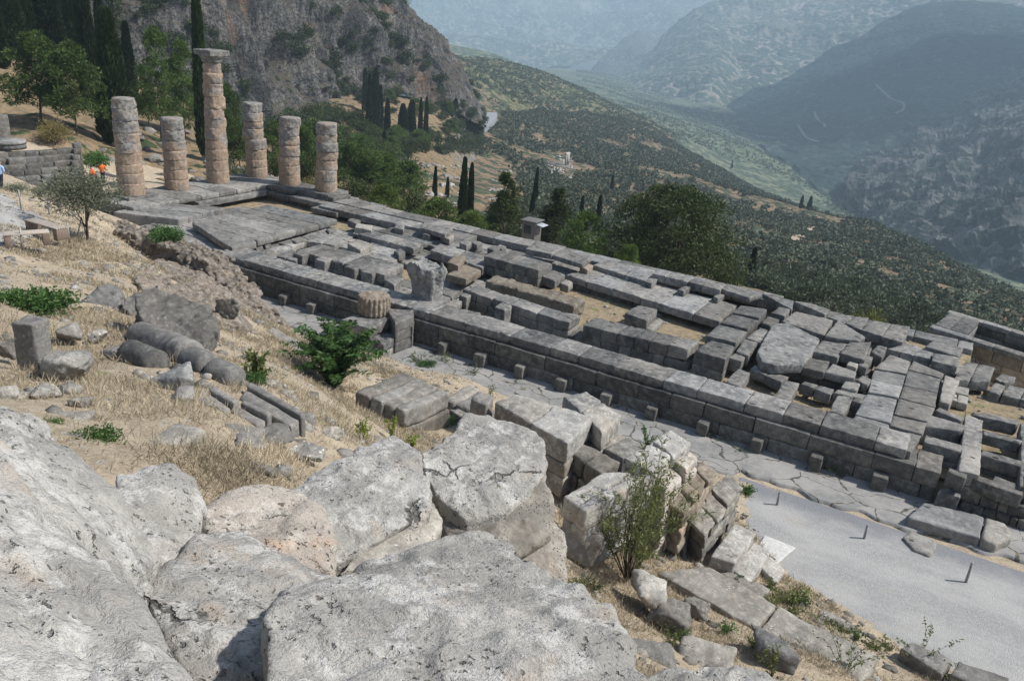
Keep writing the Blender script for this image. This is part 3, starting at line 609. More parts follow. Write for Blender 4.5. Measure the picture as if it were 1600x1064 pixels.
# buttress carrying the drum
piece('buttress', '5', [([(668, 762), (830, 815), (960, 745), (870, 700)], -.55, .55, 1), ([(630, 800), (900, 900), (980, 850), (740, 770)], -1.15, [.5, .5], 3), ([(920, 700), (965, 780), (1068, 745), (1065, 708)], -.25, [.55, .6, .6], 1), ([(990, 775), (1060, 800), (1070, 770), (1010, 752)], -.75, [.5, .6], 1)], 'lime')
a = Acc()
for (x0, x1, y0, y1, z) in [(5.2, 16, -16.2, -6.2, -.72), (14.6, 27, -15.6, -12.2, -.85), (15.5, 24, -9.5, -3.2, -.8), (24, 33, -6.5, -1.5, -.75), (27.2, 31, -13.6, -6.7, -.95), (46.5, 52.0, -5.5, -1.2, -.7), (48.6, 52.4, -11.0, -5.6, -.72), (53, 57, -9, -3.5, -.75), (31, 50, -15.9, -14.7, -.9)]:
    y = y0; a = Acc()
    while y < y1-.05:
        w_ = min(rng.uniform(.95, 1.5), y1-y); w_ = y1-y if y1-y-w_ < .5 else w_; courses(a, x0, x1, y+.01, y+w_-.01, z+rng.uniform(-.05, .05), [.4], L=1.6, amp=.03); y += w_
    a.build('floor_paving', M['slab'], TF)
# dry earth in the pits
def mat_pit():
    m = NT('pit_earth'); b = m.noise(2.5, 6, .7); c = m.noise(18, 5, .75)
    col = m.mix(m.ramp(b, .35, .65), (.21, .165, .115), (.34, .275, .185)); col = m.mix(m.ramp(c, .5, .7, 0, .6), col, (.46, .40, .27))
    col = m.mix(m.math('MULTIPLY', m.ramp(m.noise(1.2, 5, .7), .56, .66), .7), col, (.13, .17, .05))
    m.bsdf(col, .95, m.bump(c, .9, .08), .1); return m.m
M['pit'] = mat_pit()
gv = []
for (x0, x1, y0, y1) in [(-1.4, 14.5, -16.5, 1), (14.5, 57, -17.0, .8), (57.02, 66, -17.0, -4.4)]:
    nx, ny = 80, 50; xs, ys = np.meshgrid(np.linspace(x0, x1, nx), np.linspace(y0, y1, ny)); P = np.stack([xs.ravel(), ys.ravel(), np.full(nx*ny, -1.2)], 1); P[:, 2] += .09*fbm(P, .8, 4, 3); gv.append((P, grid_faces(ny, nx)))
a = Acc(); [a.add(*g) for g in gv]; tag(a.build('pit_floor', M['pit'], None), kind='structure')
# pavement of great irregular slabs along the wall
def mat_pave():
    m = NT('polygonal_paving'); p = m.scaled(m.pos(), (1, 1, 0))
    a = m.noise(.5, 5, .6, p); b = m.noise(3, 6, .65, p); c = m.noise(14, 5, .7)
    col = m.mix(m.ramp(a, .35, .65), (.185, .187, .185), (.285, .28, .27)); col = m.mix(m.ramp(b, .4, .7, 0, .5), col, (.36, .35, .33)); col = m.mix(m.ramp(c, .4, .7, 0, .35), col, (.16, .16, .16))
    wv = m.n('VectorMath', operation='ADD'); nv = m.n('TexNoise'); m.L(p, nv.inputs['Vector']); nv.inputs['Scale'].default_value = 1.2; m.L(p, wv.inputs[0])
    sc = m.n('VectorMath', operation='SCALE'); m.L(nv.outputs[1], sc.inputs[0]); sc.inputs['Scale'].default_value = .5; m.L(sc.outputs[0], wv.inputs[1])
    v = m.n('TexVoronoi', feature='DISTANCE_TO_EDGE'); m.L(m.scaled(wv.outputs[0], (.75, 1, 1)), v.inputs['Vector']); v.inputs['Scale'].default_value = .72
    wd = m.ramp(m.noise(.9, 4, .7, p), .45, .75, .007, .07)
    cr = m.n('Math', operation='LESS_THAN'); m.L(v.outputs['Distance'], cr.inputs[0]); m.L(wd, cr.inputs[1])
    crk = cr.outputs[0]
    col = m.mix(m.math('MULTIPLY', crk, .9), col, m.mix(m.ramp(b, .5, .66), (.06, .057, .05), (.22, .18, .115)))
    h = m.math('SUBTRACT', m.math('ADD', m.math('MULTIPLY', b, .3), m.math('MULTIPLY', c, .2)), crk)
    m.bsdf(col, .9, m.bump(h, .6, .05), .15); return m.m
M['pave'] = mat_pave()
nx, ny = 260, 40; pw = []
for i in range(nx):
    x = 15.5+(72-15.5)*i/(nx-1)
    yb = -20.4-.5*math.sin(x*.5)*.4-(.9 if 20 < x < 49 else 0)-.02*(x-50)
    for j in range(ny):
        t = j/(ny-1); pw.append((x, -17.2+(yb-.15*math.sin(x*2.3)-.1*math.sin(x*5.1)+17.2)*t, -1.99-.25*sstep(.97, 1, t)))
pw = np.array(pw); pw[:, 2] += .03*fbm(pw, .5, 3, 3)
tag(mesh_obj('pavement', pw, grid_faces(nx, ny)[:, ::-1], M['pave']), kind='structure')
# gravel path
def mat_gravel():
    m = NT('blue_grey_gravel'); a = m.noise(.5, 5, .6, m.scaled(m.pos(), (.6, 1.4, 1))); b = m.noise(9, 5, .8); v = m.vor(38)
    col = m.mix(m.ramp(a, .36, .66), (.315, .315, .316), (.43, .425, .412)); col = m.mix(m.ramp(b, .4, .68, 0, .6), col, (.48, .475, .455)); col = m.mix(m.ramp(v.outputs['Distance'], .35, .75, 0, .3), col, (.22, .225, .235))
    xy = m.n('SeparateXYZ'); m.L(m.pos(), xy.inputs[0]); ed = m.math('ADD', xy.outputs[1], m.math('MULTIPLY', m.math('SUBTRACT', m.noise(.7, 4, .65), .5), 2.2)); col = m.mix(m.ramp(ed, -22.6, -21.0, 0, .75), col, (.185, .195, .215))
    col = m.mix(m.math('MULTIPLY', m.ramp(m.noise(.9, 5, .7), .58, .72), .5), col, (.42, .37, .29))
    m.bsdf(col, .95, m.bump(m.math('ADD', b, v.outputs['Distance']), .8, .035), .1); return m.m
M['gravel'] = mat_gravel()
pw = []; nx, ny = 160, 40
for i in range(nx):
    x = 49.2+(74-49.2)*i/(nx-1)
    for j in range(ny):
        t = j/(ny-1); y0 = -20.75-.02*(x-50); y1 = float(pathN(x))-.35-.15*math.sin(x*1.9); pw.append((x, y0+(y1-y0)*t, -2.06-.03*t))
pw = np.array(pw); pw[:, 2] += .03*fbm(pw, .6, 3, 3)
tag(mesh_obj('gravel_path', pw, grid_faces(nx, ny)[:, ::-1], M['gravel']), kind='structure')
# ------------------------------------------------------------------ loose blocks of the temple
def loose(name, label, cat, group, k, pts, z, h, mat='lime', **kw):
    T = quad(k, pts, z) if k else np.asarray(pts, float)
    V, F = block(T, h, **kw); return tag(mesh_obj(name, V, F, M[mat]), label, cat, group)
for i, (x, y) in enumerate([(399, 448), (443, 461), (487, 474), (692, 535), (751, 553), (813, 573), (878, 592), (948, 613), (1020, 632), (1100, 658), (1184, 685), (1277, 713), (1376, 744)]):
    c = unY(x, y, -18.2); l = rng.uniform(.24, .3)
    loose('support_block', 'small squared grey block projecting from the foot of the long north temple wall', 'stone block', 'small blocks at the foot of the north wall', None, jit(rect(c[0]-l, c[0]+l, -18.4, -17.8, -1.38+rng.uniform(-.05, .05)), .02), 0, .68, 'limew')
loose('corner_block', 'grey block at the right end of the north wall foot, beside the stepped corner', 'stone block', None, '8', [(1132, 510), (1252, 545), (1266, 515), (1160, 488)], -1.25, .8)
for i, (cx, cy, lab) in enumerate([(478, 402, 'farthest left of the four upright grey posts in the trench behind the north wall'), (596, 434, 'second from left of the four upright grey posts in the trench'), (758, 474, 'upright grey post in the trench, third from the left, left of the close pair'), (852, 500, 'upright grey post in the trench closest to the hollowed pedestal')]):
    c = un(*zp('5', cx, cy), -.2); loose('upright_block', lab, 'stone block', 'upright posts in the trench', None, jit(rect(c[0]-.42, c[0]+.42, c[1]-.75, c[1]+.05, -.12), .03), 0, 1.2, 'lime')
loose('upright_block', 'upright grey post standing alone before the inner wall, right of the pedestal', 'stone block', 'upright posts in the trench', '6', [(115, 520), (170, 535), (208, 510), (150, 495)], -.1, 1.1)
loose('upright_block', 'upright post in the trench just right of the pedestal base', 'stone block', 'upright posts in the trench', '5', [(1310, 628), (1352, 645), (1388, 625), (1350, 610)], -.3, .9)
loose('upright_block', 'upright post at the right end of the trench wall behind the step', 'stone block', 'upright posts in the trench', '5', [(1505, 695), (1560, 712), (1600, 690), (1550, 670)], -.1, 1.1)
LB = [
 ('squared pale block lying in the small square pit of the temple floor', '5', [(705, 350), (775, 388), (842, 352), (765, 325)], -.05, .55, 'rough'),
 ('short grey block at the right corner of the small square pit', '5', [(955, 390), (985, 412), (1022, 395), (990, 375)], -.2, .5, 'lime'),
 ('grey block on the low wall beyond the small square pit', '5', [(1020, 362), (1065, 378), (1105, 362), (1062, 348)], -.02, .45, 'lime'),
 ('weathered grey block at the near end of the southern strip', '5', [(745, 262), (838, 278), (842, 250), (755, 240)], .05, .45, 'rough'),
 ('grey block end standing left of the southern strip by the floor platform', '5', [(705, 222), (755, 240), (778, 222), (722, 208)], .0, .5, 'limew'),
 ('low grey stone under the end of the long slab on the south side, leftmost', '5', [(955, 262), (1008, 275), (1018, 248), (970, 240)], .1, .4, 'lime'),
 ('long grey slab raised on two stones at the far south side', '5', [(1095, 262), (1235, 300), (1276, 268), (1125, 232)], .42, .33, 'lime'),
 ('small cube of grey stone before the long raised slab', '5', [(1112, 295), (1150, 305), (1180, 290), (1140, 280)], .12, .5, 'lime'),
 ('broken stone under the right end of the long raised slab', '5', [(1210, 308), (1260, 328), (1285, 305), (1245, 288)], .05, .4, 'rough'),
 ('gabled grey block on the slabs right of the long raised slab', '5', [(1312, 345), (1352, 358), (1382, 340), (1342, 325)], .2, .55, 'lime'),
 ('low grey wall stone beside the gabled block', '5', [(1382, 345), (1410, 360), (1440, 345), (1400, 330)], .1, .4, 'lime'),
 ('pair of squared stones left of the raised wall, front one', '5', [(1465, 375), (1510, 390), (1535, 375), (1490, 362)], .1, .45, 'lime'),
 ('squared stone behind the pair left of the raised wall', '5', [(1512, 368), (1548, 380), (1570, 365), (1532, 355)], .08, .4, 'slab'),
 ('tan poros block behind the hollowed pedestal', '5', [(1248, 450), (1310, 470), (1348, 418), (1290, 405)], .2, .5, 'poros'),
 ('broad tan slab of two stones right of the hollowed pedestal', '5', [(1245, 515), (1350, 545), (1432, 495), (1345, 462)], -.15, .45, 'poros'),
 ('squared grey block against the right foot of the pedestal', '5', [(1195, 612), (1275, 640), (1305, 610), (1230, 585)], -.25, .5, 'lime'),
 ('flat grey slab below the right foot of the pedestal', '5', [(1165, 660), (1290, 702), (1330, 660), (1200, 640)], -.5, .45, 'slab'),
 ('thin grey slab fallen in the trench right of the pedestal', '5', [(1310, 715), (1410, 740), (1430, 725), (1340, 705)], -.75, .35, 'lime'),
 ('dark end block of the pit wall between pedestal and inner wall', '5', [(905, 545), (960, 575), (1000, 540), (940, 515)], -.2, .8, 'lime'),
 ('big grey slab lying first on the south kerb near the kiosk', '6', [(283, 205), (425, 232), (502, 192), (345, 158)], .4, .42, 'lime'),
 ('grey slab raised on stones on the south kerb, right of the first', '6', [(432, 238), (588, 288), (645, 250), (485, 205)], .33, .32, 'lime'),
 ('stone holding up the right end of the raised kerb slab', '6', [(575, 302), (620, 318), (652, 292), (610, 280)], .0, .45, 'poros'),
 ('tilted grey block beside the raised wall end', '6', [(470, 390), (515, 408), (542, 385), (500, 368)], -.3, .5, 'rough'),
 ('small grey stone at the foot of the south kerb, left one', '6', [(930, 378), (965, 392), (1000, 370), (960, 356)], .05, .4, 'lime'),
 ('small grey stone at the foot of the south kerb, middle one', '6', [(1108, 422), (1142, 435), (1182, 412), (1148, 402)], .05, .4, 'lime'),
 ('small grey stone at the foot of the south kerb, right one', '6', [(1302, 462), (1325, 475), (1370, 455), (1345, 440)], .0, .45, 'lime'),
 ('thick rounded slab lying on the right end of the south kerb', '6', [(1342, 420), (1500, 470), (1572, 448), (1395, 396)], .3, .32, 'lime'),
 ('squared block with a step lying in the dry pit', '6', [(822, 552), (945, 595), (1000, 530), (892, 508)], -.25, .62, 'lime'),
 ('low stone step at the foot of the block in the dry pit', '6', [(925, 630), (968, 648), (1030, 592), (1000, 578)], -.8, .4, 'slab'),
 ('grey block below the cross wall corner, in front of the pit', '6', [(1380, 790), (1455, 815), (1492, 775), (1435, 762)], -.2, .7, 'lime'),
 ('flat grey block right of the cross wall, on the near side', '6', [(1425, 760), (1495, 785), (1546, 710), (1472, 695)], -.08, .6, 'lime'),
 ('flat grey block right of the cross wall, second from the near side', '6', [(1482, 690), (1562, 715), (1612, 650), (1552, 630)], -.08, .6, 'lime'),
 ('long block lying crosswise at the left end of the small dry cells', '6', [(1370, 925), (1448, 955), (1506, 875), (1435, 853)], -.3, .6, 'lime'),
 ('long block between the two small dry cells', '7', [(242, 760), (325, 785), (382, 690), (302, 676)], -.3, .6, 'lime'),
 ('long block closing the right of the small dry cells, by the cracked floor', '7', [(545, 838), (620, 862), (672, 766), (588, 750)], -.28, .65, 'lime'),
 ('dark square stone between kerb row and cracked floor', '7', [(668, 785), (725, 800), (740, 768), (690, 758)], -.3, .5, 'limew'),
 ('pale flat stone with dowel holes beside the broken slabs', '7', [(605, 712), (690, 730), (712, 690), (625, 678)], -.28, .35, 'slab'),
 ('grey stone jammed behind the pale flat stone', '7', [(688, 672), (750, 705), (772, 672), (722, 648)], -.2, .5, 'lime'),
 ('dark block in the gap behind the cross wall', '7', [(172, 358), (232, 385), (270, 345), (208, 325)], -.12, .6, 'limew'),
 ('small grey block left of the great tilted slab', '7', [(228, 308), (300, 325), (328, 290), (268, 274)], -.1, .5, 'lime'),
 ('long grey slab behind the great tilted slab', '7', [(283, 352), (515, 432), (562, 348), (362, 300)], .0, .5, 'slab'),
 ('slab tilted up on edge behind the broken slabs', '7', [(518, 435), (705, 462), (738, 440), (590, 348)], .2, .3, 'slab'),
 ('broken slab behind the two dark broken stones', '7', [(455, 515), (590, 552), (640, 480), (500, 458)], .0, .45, 'lime'),
 ('jagged thick slab at the right of the broken stones', '7', [(598, 525), (735, 565), (770, 465), (650, 468)], .12, .5, 'lime'),
 ('left of two dark broken stones before the tilted slabs', '7', [(393, 602), (515, 632), (545, 572), (430, 548)], -.05, .45, 'limew'),
 ('right of two dark broken stones, split and jagged', '7', [(512, 628), (680, 662), (692, 628), (560, 585)], -.05, .42, 'dark'),
 ('small upended stone right of the broken stones', '7', [(635, 592), (690, 610), (702, 585), (650, 572)], .0, .4, 'rough'),
 ('grey block leaning at the head of the cracked floor', '7', [(700, 590), (745, 612), (780, 550), (740, 536)], -.1, .5, 'lime'),
 ('taller grey block above the cracked floor head', '7', [(770, 520), (830, 552), (856, 495), (802, 482)], .0, .6, 'lime'),
]
for lab, k, pts, z, h, mt in LB: loose('stone_block', lab, 'stone block', 'loose blocks on the temple', k, pts, z, h, mt)
# the great tilted slab (polygon)
def poly_stone(name, k, pts, z, h, mat, label=None, cat=None, vox=.07, amp=.05, group=None, parent=None, bat=0., **kw):
    top = [un(*(zp(k, *q) if k else q), z) for q in pts]; c = np.mean(top, 0)
    bm = bmesh.new(); up = [bm.verts.new(t.tolist()) for t in top]; dn = [bm.verts.new((t+(t-c)*[bat, bat, 0]-[0, 0, h]).tolist()) for t in top]; n = len(up)
    bm.faces.new(up); bm.faces.new(dn[::-1])
    for i in range(n): bm.faces.new([up[i], dn[i], dn[(i+1) % n], up[(i+1) % n]])
    bmesh.ops.recalc_face_normals(bm, faces=bm.faces)
    o = rocky(name, bm, vox, amp, kw.pop('scl', .9), M[mat], parent, **kw); return tag(o, label, cat, group)
poly_stone('stone_slab', '7', [(148, 515), (235, 365), (320, 362), (492, 452), (440, 540), (398, 590), (250, 592), (175, 572)], .1, .5, 'lime', 'huge smooth grey slab bulging at its near edge, beside the cross wall', 'stone slab')
poly_stone('stone_slab', '8', [(965, 652), (1060, 572), (1240, 612), (1388, 648), (1362, 765), (1180, 715)], -1.62, .5, 'slab', 'long thick slab with dark front edge raised on the pavement beside the path', 'stone slab')
poly_stone('stone_slab', '8', [(1392, 650), (1502, 682), (1542, 748), (1525, 768), (1450, 800), (1370, 768)], -1.6, .55, 'rough', 'broken end slab beside the long thick slab on the pavement', 'stone slab')
poly_stone('stone_slab', '8', [(940, 760), (985, 722), (1130, 780), (1120, 830), (1090, 862), (1000, 825)], -1.95, .25, 'slab', 'thin flat slab on the dry grass edge between pavement and path', 'stone slab')
# rough poros wall in the pit
bms = []
for i in range(9):
    t = i/8; x = 110+(490-110)*t; y = 355+(465-355)*t; c = un(*zp('6', x+35, y+20), -.1)
    hw = rng.uniform(.55, .7); T = jit(rect(c[0]-.75, c[0]+.7, c[1]-hw, c[1]+hw, -.1-.05*rng.random()), .12)
    bms.append(hull(np.r_[T, T-[0, 0, .75]])); T2 = T.copy(); T2[:, :2] = c[:2]+(T[:, :2]-c[:2])*.85; T2[:, 2] = -.7; bms.append(hull(np.r_[T2, T2-[0, 0, .8]]))
tag(rocky('poros_wall', bms, .08, .16, 1.1, M['poros'], smooth_it=2), 'crumbling tan poros wall with rough top inside the temple pit', 'ruined wall')
# hollowed pedestal
PB = empty('statue_pedestal', un(*zp('5', 1100, 640), -.3), 'tall hollowed grey pedestal with scalloped broken rim standing on the step', 'pedestal')
b0 = un(*zp('5', 1092, 655), -.25)
rad = []; bm = bmesh.new(); rings = []
n = 36; prof = [(0, .86, .70), (.6, .85, .69), (1.0, .86, .70), (1.3, .95, .77), (1.6, 1.02, .84), (1.85, .99, .80), (2.0, .93, .76)]
cx, cy = b0[0]+.12, b0[1]+.62
for zz, rx, ry in prof:
    ring = []
    for i in range(n):
        t = 2*math.pi*i/n; sq = max(abs(math.cos(t)), abs(math.sin(t)))**.75; k = 1+(.10*math.cos(5*t+.6)+.05*math.cos(8*t))*sstep(.5, 1.6, zz)*1.3
        hz = zz+(.18*math.sin(3*t+1)+.12*math.sin(5*t))*sstep(1.3, 2.05, zz)
        ring.append(bm.verts.new((cx+rx*k/sq*.92*math.cos(t), cy+ry*k/sq*.92*math.sin(t), -.3+hz)))
    rings.append(ring)
for rr, zz in ((.78, 1.88), (.4, 1.84)):
    ring = [bm.verts.new((cx+rr*.95*math.cos(2*math.pi*i/n), cy+rr*.75*math.sin(2*math.pi*i/n), -.3+zz)) for i in range(n)]; rings.append(ring)
for A_, B_ in zip(rings[:-1], rings[1:]):
    for i in range(n): bm.faces.new([A_[i], A_[(i+1) % n], B_[(i+1) % n], B_[i]])
bm.faces.new(rings[0][::-1]); bm.faces.new(rings[-1]); bmesh.ops.recalc_face_normals(bm, faces=bm.faces)
rocky('shaft', bm, .05, .07, 1.4, M['lime'], PB, smooth_it=2, fine=.4)
V, F = block(rect(cx-1.1, cx+1.05, cy-.95, cy+.9, -.22), .3); mesh_obj('plinth', V, F, M['lime'], PB)
# fluted drum on the buttress
c = un(*zp('5', 826, 735), -.52)
n = 160; bm = bmesh.new(); rings = []
for zz, s_ in ((-.52, .96), (-.35, 1), (.1, 1.), (.42, .97), (.5, .93)):
    rings.append([bm.verts.new((c[0]+(.78+.10*abs(math.sin(20*math.pi*i/n)))*s_*math.cos(2*math.pi*i/n), c[1]+.35+(.78+.10*abs(math.sin(20*math.pi*i/n)))*s_*math.sin(2*math.pi*i/n), zz)) for i in range(n)])
for A_, B_ in zip(rings[:-1], rings[1:]):
    for i in range(n): bm.faces.new([A_[i], A_[(i+1) % n], B_[(i+1) % n], B_[i]])
bm.faces.new(rings[0][::-1]); bm.faces.new(rings[-1])
tag(rocky('column_drum', bm, .035, .05, 1.6, M['poros'], smooth_it=0, fine=.5), 'single weathered fluted drum lying flat on the buttress of the north wall', 'column drum')
# ------------------------------------------------------------------ columns
def mat_col():
    m = NT('column_poros'); a = m.noise(.9, 5, .65); b = m.noise(4, 6, .7); c = m.noise(17, 5, .75)
    tan = m.mix(m.ramp(b, .35, .65), (.25, .185, .135), (.39, .305, .235)); tan = m.mix(m.ramp(c, .5, .7, 0, .5), tan, (.20, .135, .09))
    gry = m.mix(m.ramp(b, .35, .65), (.15, .145, .138), (.34, .325, .305)); gry = m.mix(m.ramp(c, .45, .7, 0, .5), gry, (.09, .085, .08))
    f = m.ramp(m.math('ADD', m.math('ADD', m.math('MULTIPLY', m.attr('greyness'), .8), .03), m.math('MULTIPLY', m.math('SUBTRACT', a, .5), 2.6)), .25, .75)
    col = m.mix(f, tan, gry)
    st = m.ramp(m.noise(2.2, 5, .7, m.scaled(m.pos(), (1, 1, .5))), .56, .70); col = m.mix(m.math('MULTIPLY', st, .55), col, (.10, .085, .07))
    pv = m.vor(13); pm = m.math('MULTIPLY', m.ramp(pv.outputs['Distance'], .32, .12), m.ramp(b, .45, .6)); col = m.mix(m.math('MULTIPLY', pm, .5), col, (.07, .05, .04))
    h = m.math('SUBTRACT', m.math('ADD', m.math('MULTIPLY', b, .7), m.math('MULTIPLY', c, .4)), m.math('MULTIPLY', pm, .7))
    m.bsdf(col, .93, m.bump(h, .9, .08), .1); return m.m
M['col'] = mat_col()
s4 = 4.1
def topz(X, Y, py):
    lo, hi = 0., 14.
    for _ in range(50):
        mid = (lo+hi)/2
        if pix([X, Y, mid])[0, 1] > py: lo = mid
        else: hi = mid
    return lo
CL = [((0, -3*s4), 153, 9, .97, .83, 'first on the left, on its own low slab, nine drums with a grey top'), ((0, -2*s4), 184, 7, .92, .82, 'short second from left, seven drums with a lopsided top drum'), ((0, -s4), 98, 11, .93, .72, 'tallest by far, the only one that keeps its spreading capital'),
      ((0, 0), 161, 8, .92, .78, 'fourth from left at the corner, ragged upper drums overhanging to the left'), ((s4, 0), 183, 7, .90, .82, 'fifth from left with flat top and pale grey upper drums'), ((2*s4, 0), 192, 7, .90, .84, 'rightmost, on a square plinth at the end of the corner step')]
for ci, ((X, Y), py, nd, r0, r1, lab) in enumerate(CL):
    if ci in (3,): X, Y = .1, .1
    base = .14 if ci in (0, 5) else 0.
    zt = topz(X, Y, py); z = base
    col = empty('stone_column', (X, Y, base), 'weathered tan drum column, '+lab, 'column', 'six re-erected temple columns')
    hs = rng.uniform(.82, 1.2, nd); hs = hs/hs.sum()*(zt-base)
    for k in range(nd):
        h = hs[k]; t0 = (z-base)/(zt-base); rb = r0+(r1-r0)*t0; rt = r0+(r1-r0)*(t0+h/(zt-base))
        grey = {0: [.2, .25, .15, .2, .45, .5, .8, .85, 1], 1: [.1, .2, .4, .3, .5, .8, 1], 2: [.0, .15, .3, .35, .5, .45, .35, .2, .4, .45, .45], 3: [.1, .2, .3, .6, .6, .7, .85, 1], 4: [.2, .35, .4, .5, .5, .75, .95], 5: [.3, .4, .4, .5, .95, .55, .75]}[ci][k]
        rough = .03+.10*min(1, t0*1.3); ej = rng.uniform(.25, 1.15); dx, dy = rng.normal(0, .035*(.3+t0), 2)
        if ci == 3 and k in (4, 5, 6, 7): dx -= .14; dy -= .05
        nr, nz_ = 64, max(6, int(h/.085)); th = np.linspace(0, 2*np.pi, nr, endpoint=False); V = []; sd = ci*20+k
        for j in range(nz_+1):
            u = j/nz_; eb = .09*(np.exp(-u*h/.05)+np.exp(-(1-u)*h/.05)); r = (rb+(rt-rb)*u)
            V.append(np.stack([np.cos(th)*r, np.sin(th)*r, np.full(nr, z+.008+u*(h-.016))], 1)*[1, 1, 1])
            P = V[-1]+sd*3.3; er = np.clip(fbm(P, 1.3, 3, 3)+.25, 0, 1)
            dr = rough*1.2*fbm(P, 1.2, 3, 7)+rough*.6*fbm(P, 4.5, 3, 9)-ej*eb*(.12+er*(.45+1.1*t0*(grey>.15)))-(.02*np.abs(np.cos(10*th)) if grey < .5 else 0)
            V[-1][:, 0] += np.cos(th)*dr+dx+X; V[-1][:, 1] += np.sin(th)*dr+dy+Y
        Fc = []
        for j in range(nz_):
            for i in range(nr): Fc.append((j*nr+i, j*nr+(i+1) % nr, (j+1)*nr+(i+1) % nr, (j+1)*nr+i))
        V = np.concatenate(V); Vn = len(V)
        rr = [.7, .35]
        for q, ss in enumerate(rr):
            ring = V[nz_*nr:nz_*nr+nr].copy(); cc = ring.mean(0); ring = cc+(ring-cc)*[ss, ss, 1]; ring[:, 2] += .04*fbm(ring, 2, 3, 5)+.02; V = np.r_[V, ring]
            a0 = nz_*nr if q == 0 else Vn+(q-1)*nr; b0_ = Vn+q*nr
            for i in range(nr): Fc.append((a0+i, a0+(i+1) % nr, b0_+(i+1) % nr, b0_+i))
        Fc.append(tuple(range(Vn+nr, Vn+2*nr)))
        d_ = mesh_obj('drum', V, Fc, M['col'], col); d_['greyness'] = float(grey); z += h
    if ci == 2:
        bm = bmesh.new(); rings = []
        for zz, r in ((0, .74), (.22, .80), (.5, .98), (.58, .99)): rings.append([bm.verts.new((X+r*math.cos(2*math.pi*i/32), Y+r*math.sin(2*math.pi*i/32), zt+zz)) for i in range(32)])
        for A_, B_ in zip(rings[:-1], rings[1:]):
            for i in range(32): bm.faces.new([A_[i], A_[(i+1) % 32], B_[(i+1) % 32], B_[i]])
        bm.faces.new(rings[0][::-1]); bm.faces.new(rings[-1])
        bm2 = bmesh.new(); bmesh.ops.create_cube(bm2, size=1); bmesh.ops.scale(bm2, vec=(1.92, 1.92, .42), verts=bm2.verts); bmesh.ops.translate(bm2, vec=(X, Y, zt+.74), verts=bm2.verts)
        o = rocky('capital', [bm, bm2], .05, .09, 1.3, M['rough'], col, smooth_it=2); o['greyness'] = 1.
    if base:
        V, F = block(rect(X-1.3, X+1.3, Y-1.25, Y+1.3, base), .3 if ci == 0 else .4); mesh_obj('plinth', V, F, M['lime'], col)
# ------------------------------------------------------------------ foreground boulders
def boulder(label, pts, thick, mat='boulder', vox=.026, amp=.075, scl=1.7, name='boulder', push=.25, group=None, **k):
    k = dict(dict(ridge=.6, smooth_it=1, fine=.3, fscl=5.), **k)
    P = [und(*q) for q in pts]; v = np.mean(P, 0)-C0; v[2] = 0; v /= np.linalg.norm(v)
    c = np.mean(P, 0)
    Q = P+[c+(p-c)*[.97, .97, 1]+v*push-[0, 0, thick] for p in P]
    return tag(rocky(name, hull(Q), vox, amp, scl, M[mat], **k), label, 'boulder', group)
boulder('long pale boulder ridge at the left edge, notched on top, behind the closest boulder', [(-80, 655, 5.6), (0, 637, 5.7), (48, 638, 5.7), (57, 690, 5.5), (110, 706, 5.4), (175, 742, 5.3), (228, 800, 5.1), (270, 868, 4.9), (238, 935, 4.6), (180, 912, 4.2), (95, 835, 4.2), (0, 720, 4.5), (-80, 700, 4.5)], 1.0)
boulder('huge white speckled boulder filling the lower left corner', [(-120, 720, 4.1), (0, 725, 4.05), (60, 785, 3.9), (112, 848, 3.75), (188, 915, 3.55), (242, 985, 3.3), (282, 1080, 3.05), (285, 1180, 2.8), (150, 1190, 2.6), (0, 1150, 2.6), (-120, 1050, 2.7), (-120, 850, 3.3)], 1.0, vox=.022, amp=.06, scl=2.0)
boulder('rounded pale boulder behind the left ridge, beside the dry grass', [(182, 742, 6.1), (262, 727, 6.3), (300, 748, 6.3), (316, 792, 6.1), (308, 840, 5.7), (272, 900, 5.2), (222, 880, 5.1), (186, 810, 5.5)], 1.0)
boulder('pinkish white boulder between the cracked boulder and the long pitted block', [(318, 805, 6.2), (350, 780, 6.5), (405, 764, 6.7), (455, 774, 6.7), (497, 800, 6.5), (517, 845, 6.2), (519, 896, 6.0), (440, 892, 5.8), (330, 860, 5.8)], 1.0, 'boulder_pink')
boulder('grey boulder split by a crack, with a dark rough front above dry weeds', [(230, 928, 4.75), (262, 888, 5.2), (328, 836, 5.7), (385, 833, 5.8), (470, 878, 5.7), (525, 905, 5.4), (505, 935, 4.9), (430, 965, 4.6), (425, 1025, 4.45), (330, 1015, 4.3), (252, 985, 4.4), (250, 1075, 4.35), (405, 1095, 4.1), (320, 1095, 4.1)], .9, amp=.08)
boulder('largest boulder at bottom centre, white peak and grey broken front', [(417, 965, 4.0), (450, 920, 4.5), (512, 900, 4.9), (590, 878, 5.1), (690, 850, 5.3), (740, 828, 5.5), (790, 838, 5.4), (832, 880, 5.15), (892, 920, 4.8), (947, 950, 4.6), (972, 1000, 4.3), (1010, 1080, 4.0), (1010, 1180, 3.7), (800, 1190, 3.3), (600, 1190, 3.2), (450, 1180, 3.3), (412, 1064, 3.6), (560, 955, 4.3), (700, 945, 4.5), (850, 1000, 4.15)], 1.2, vox=.024, amp=.085, scl=1.7)
boulder('long pitted pale block lying aslant beside the big squared block', [(432, 770, 7.2), (560, 698, 8.0), (618, 678, 8.3), (656, 705, 7.9), (673, 762, 7.4), (668, 800, 7.05), (600, 835, 6.7), (522, 882, 6.3), (470, 830, 6.5), (445, 790, 6.9)], .75, amp=.08, scl=1.8)
boulder('smooth grey boulder wedged under the long pitted block', [(530, 895, 6.3), (600, 810, 7.2), (640, 790, 7.5), (674, 768, 7.7), (691, 812, 7.3), (682, 848, 6.95), (610, 872, 6.5)], .8, 'rough', amp=.05)
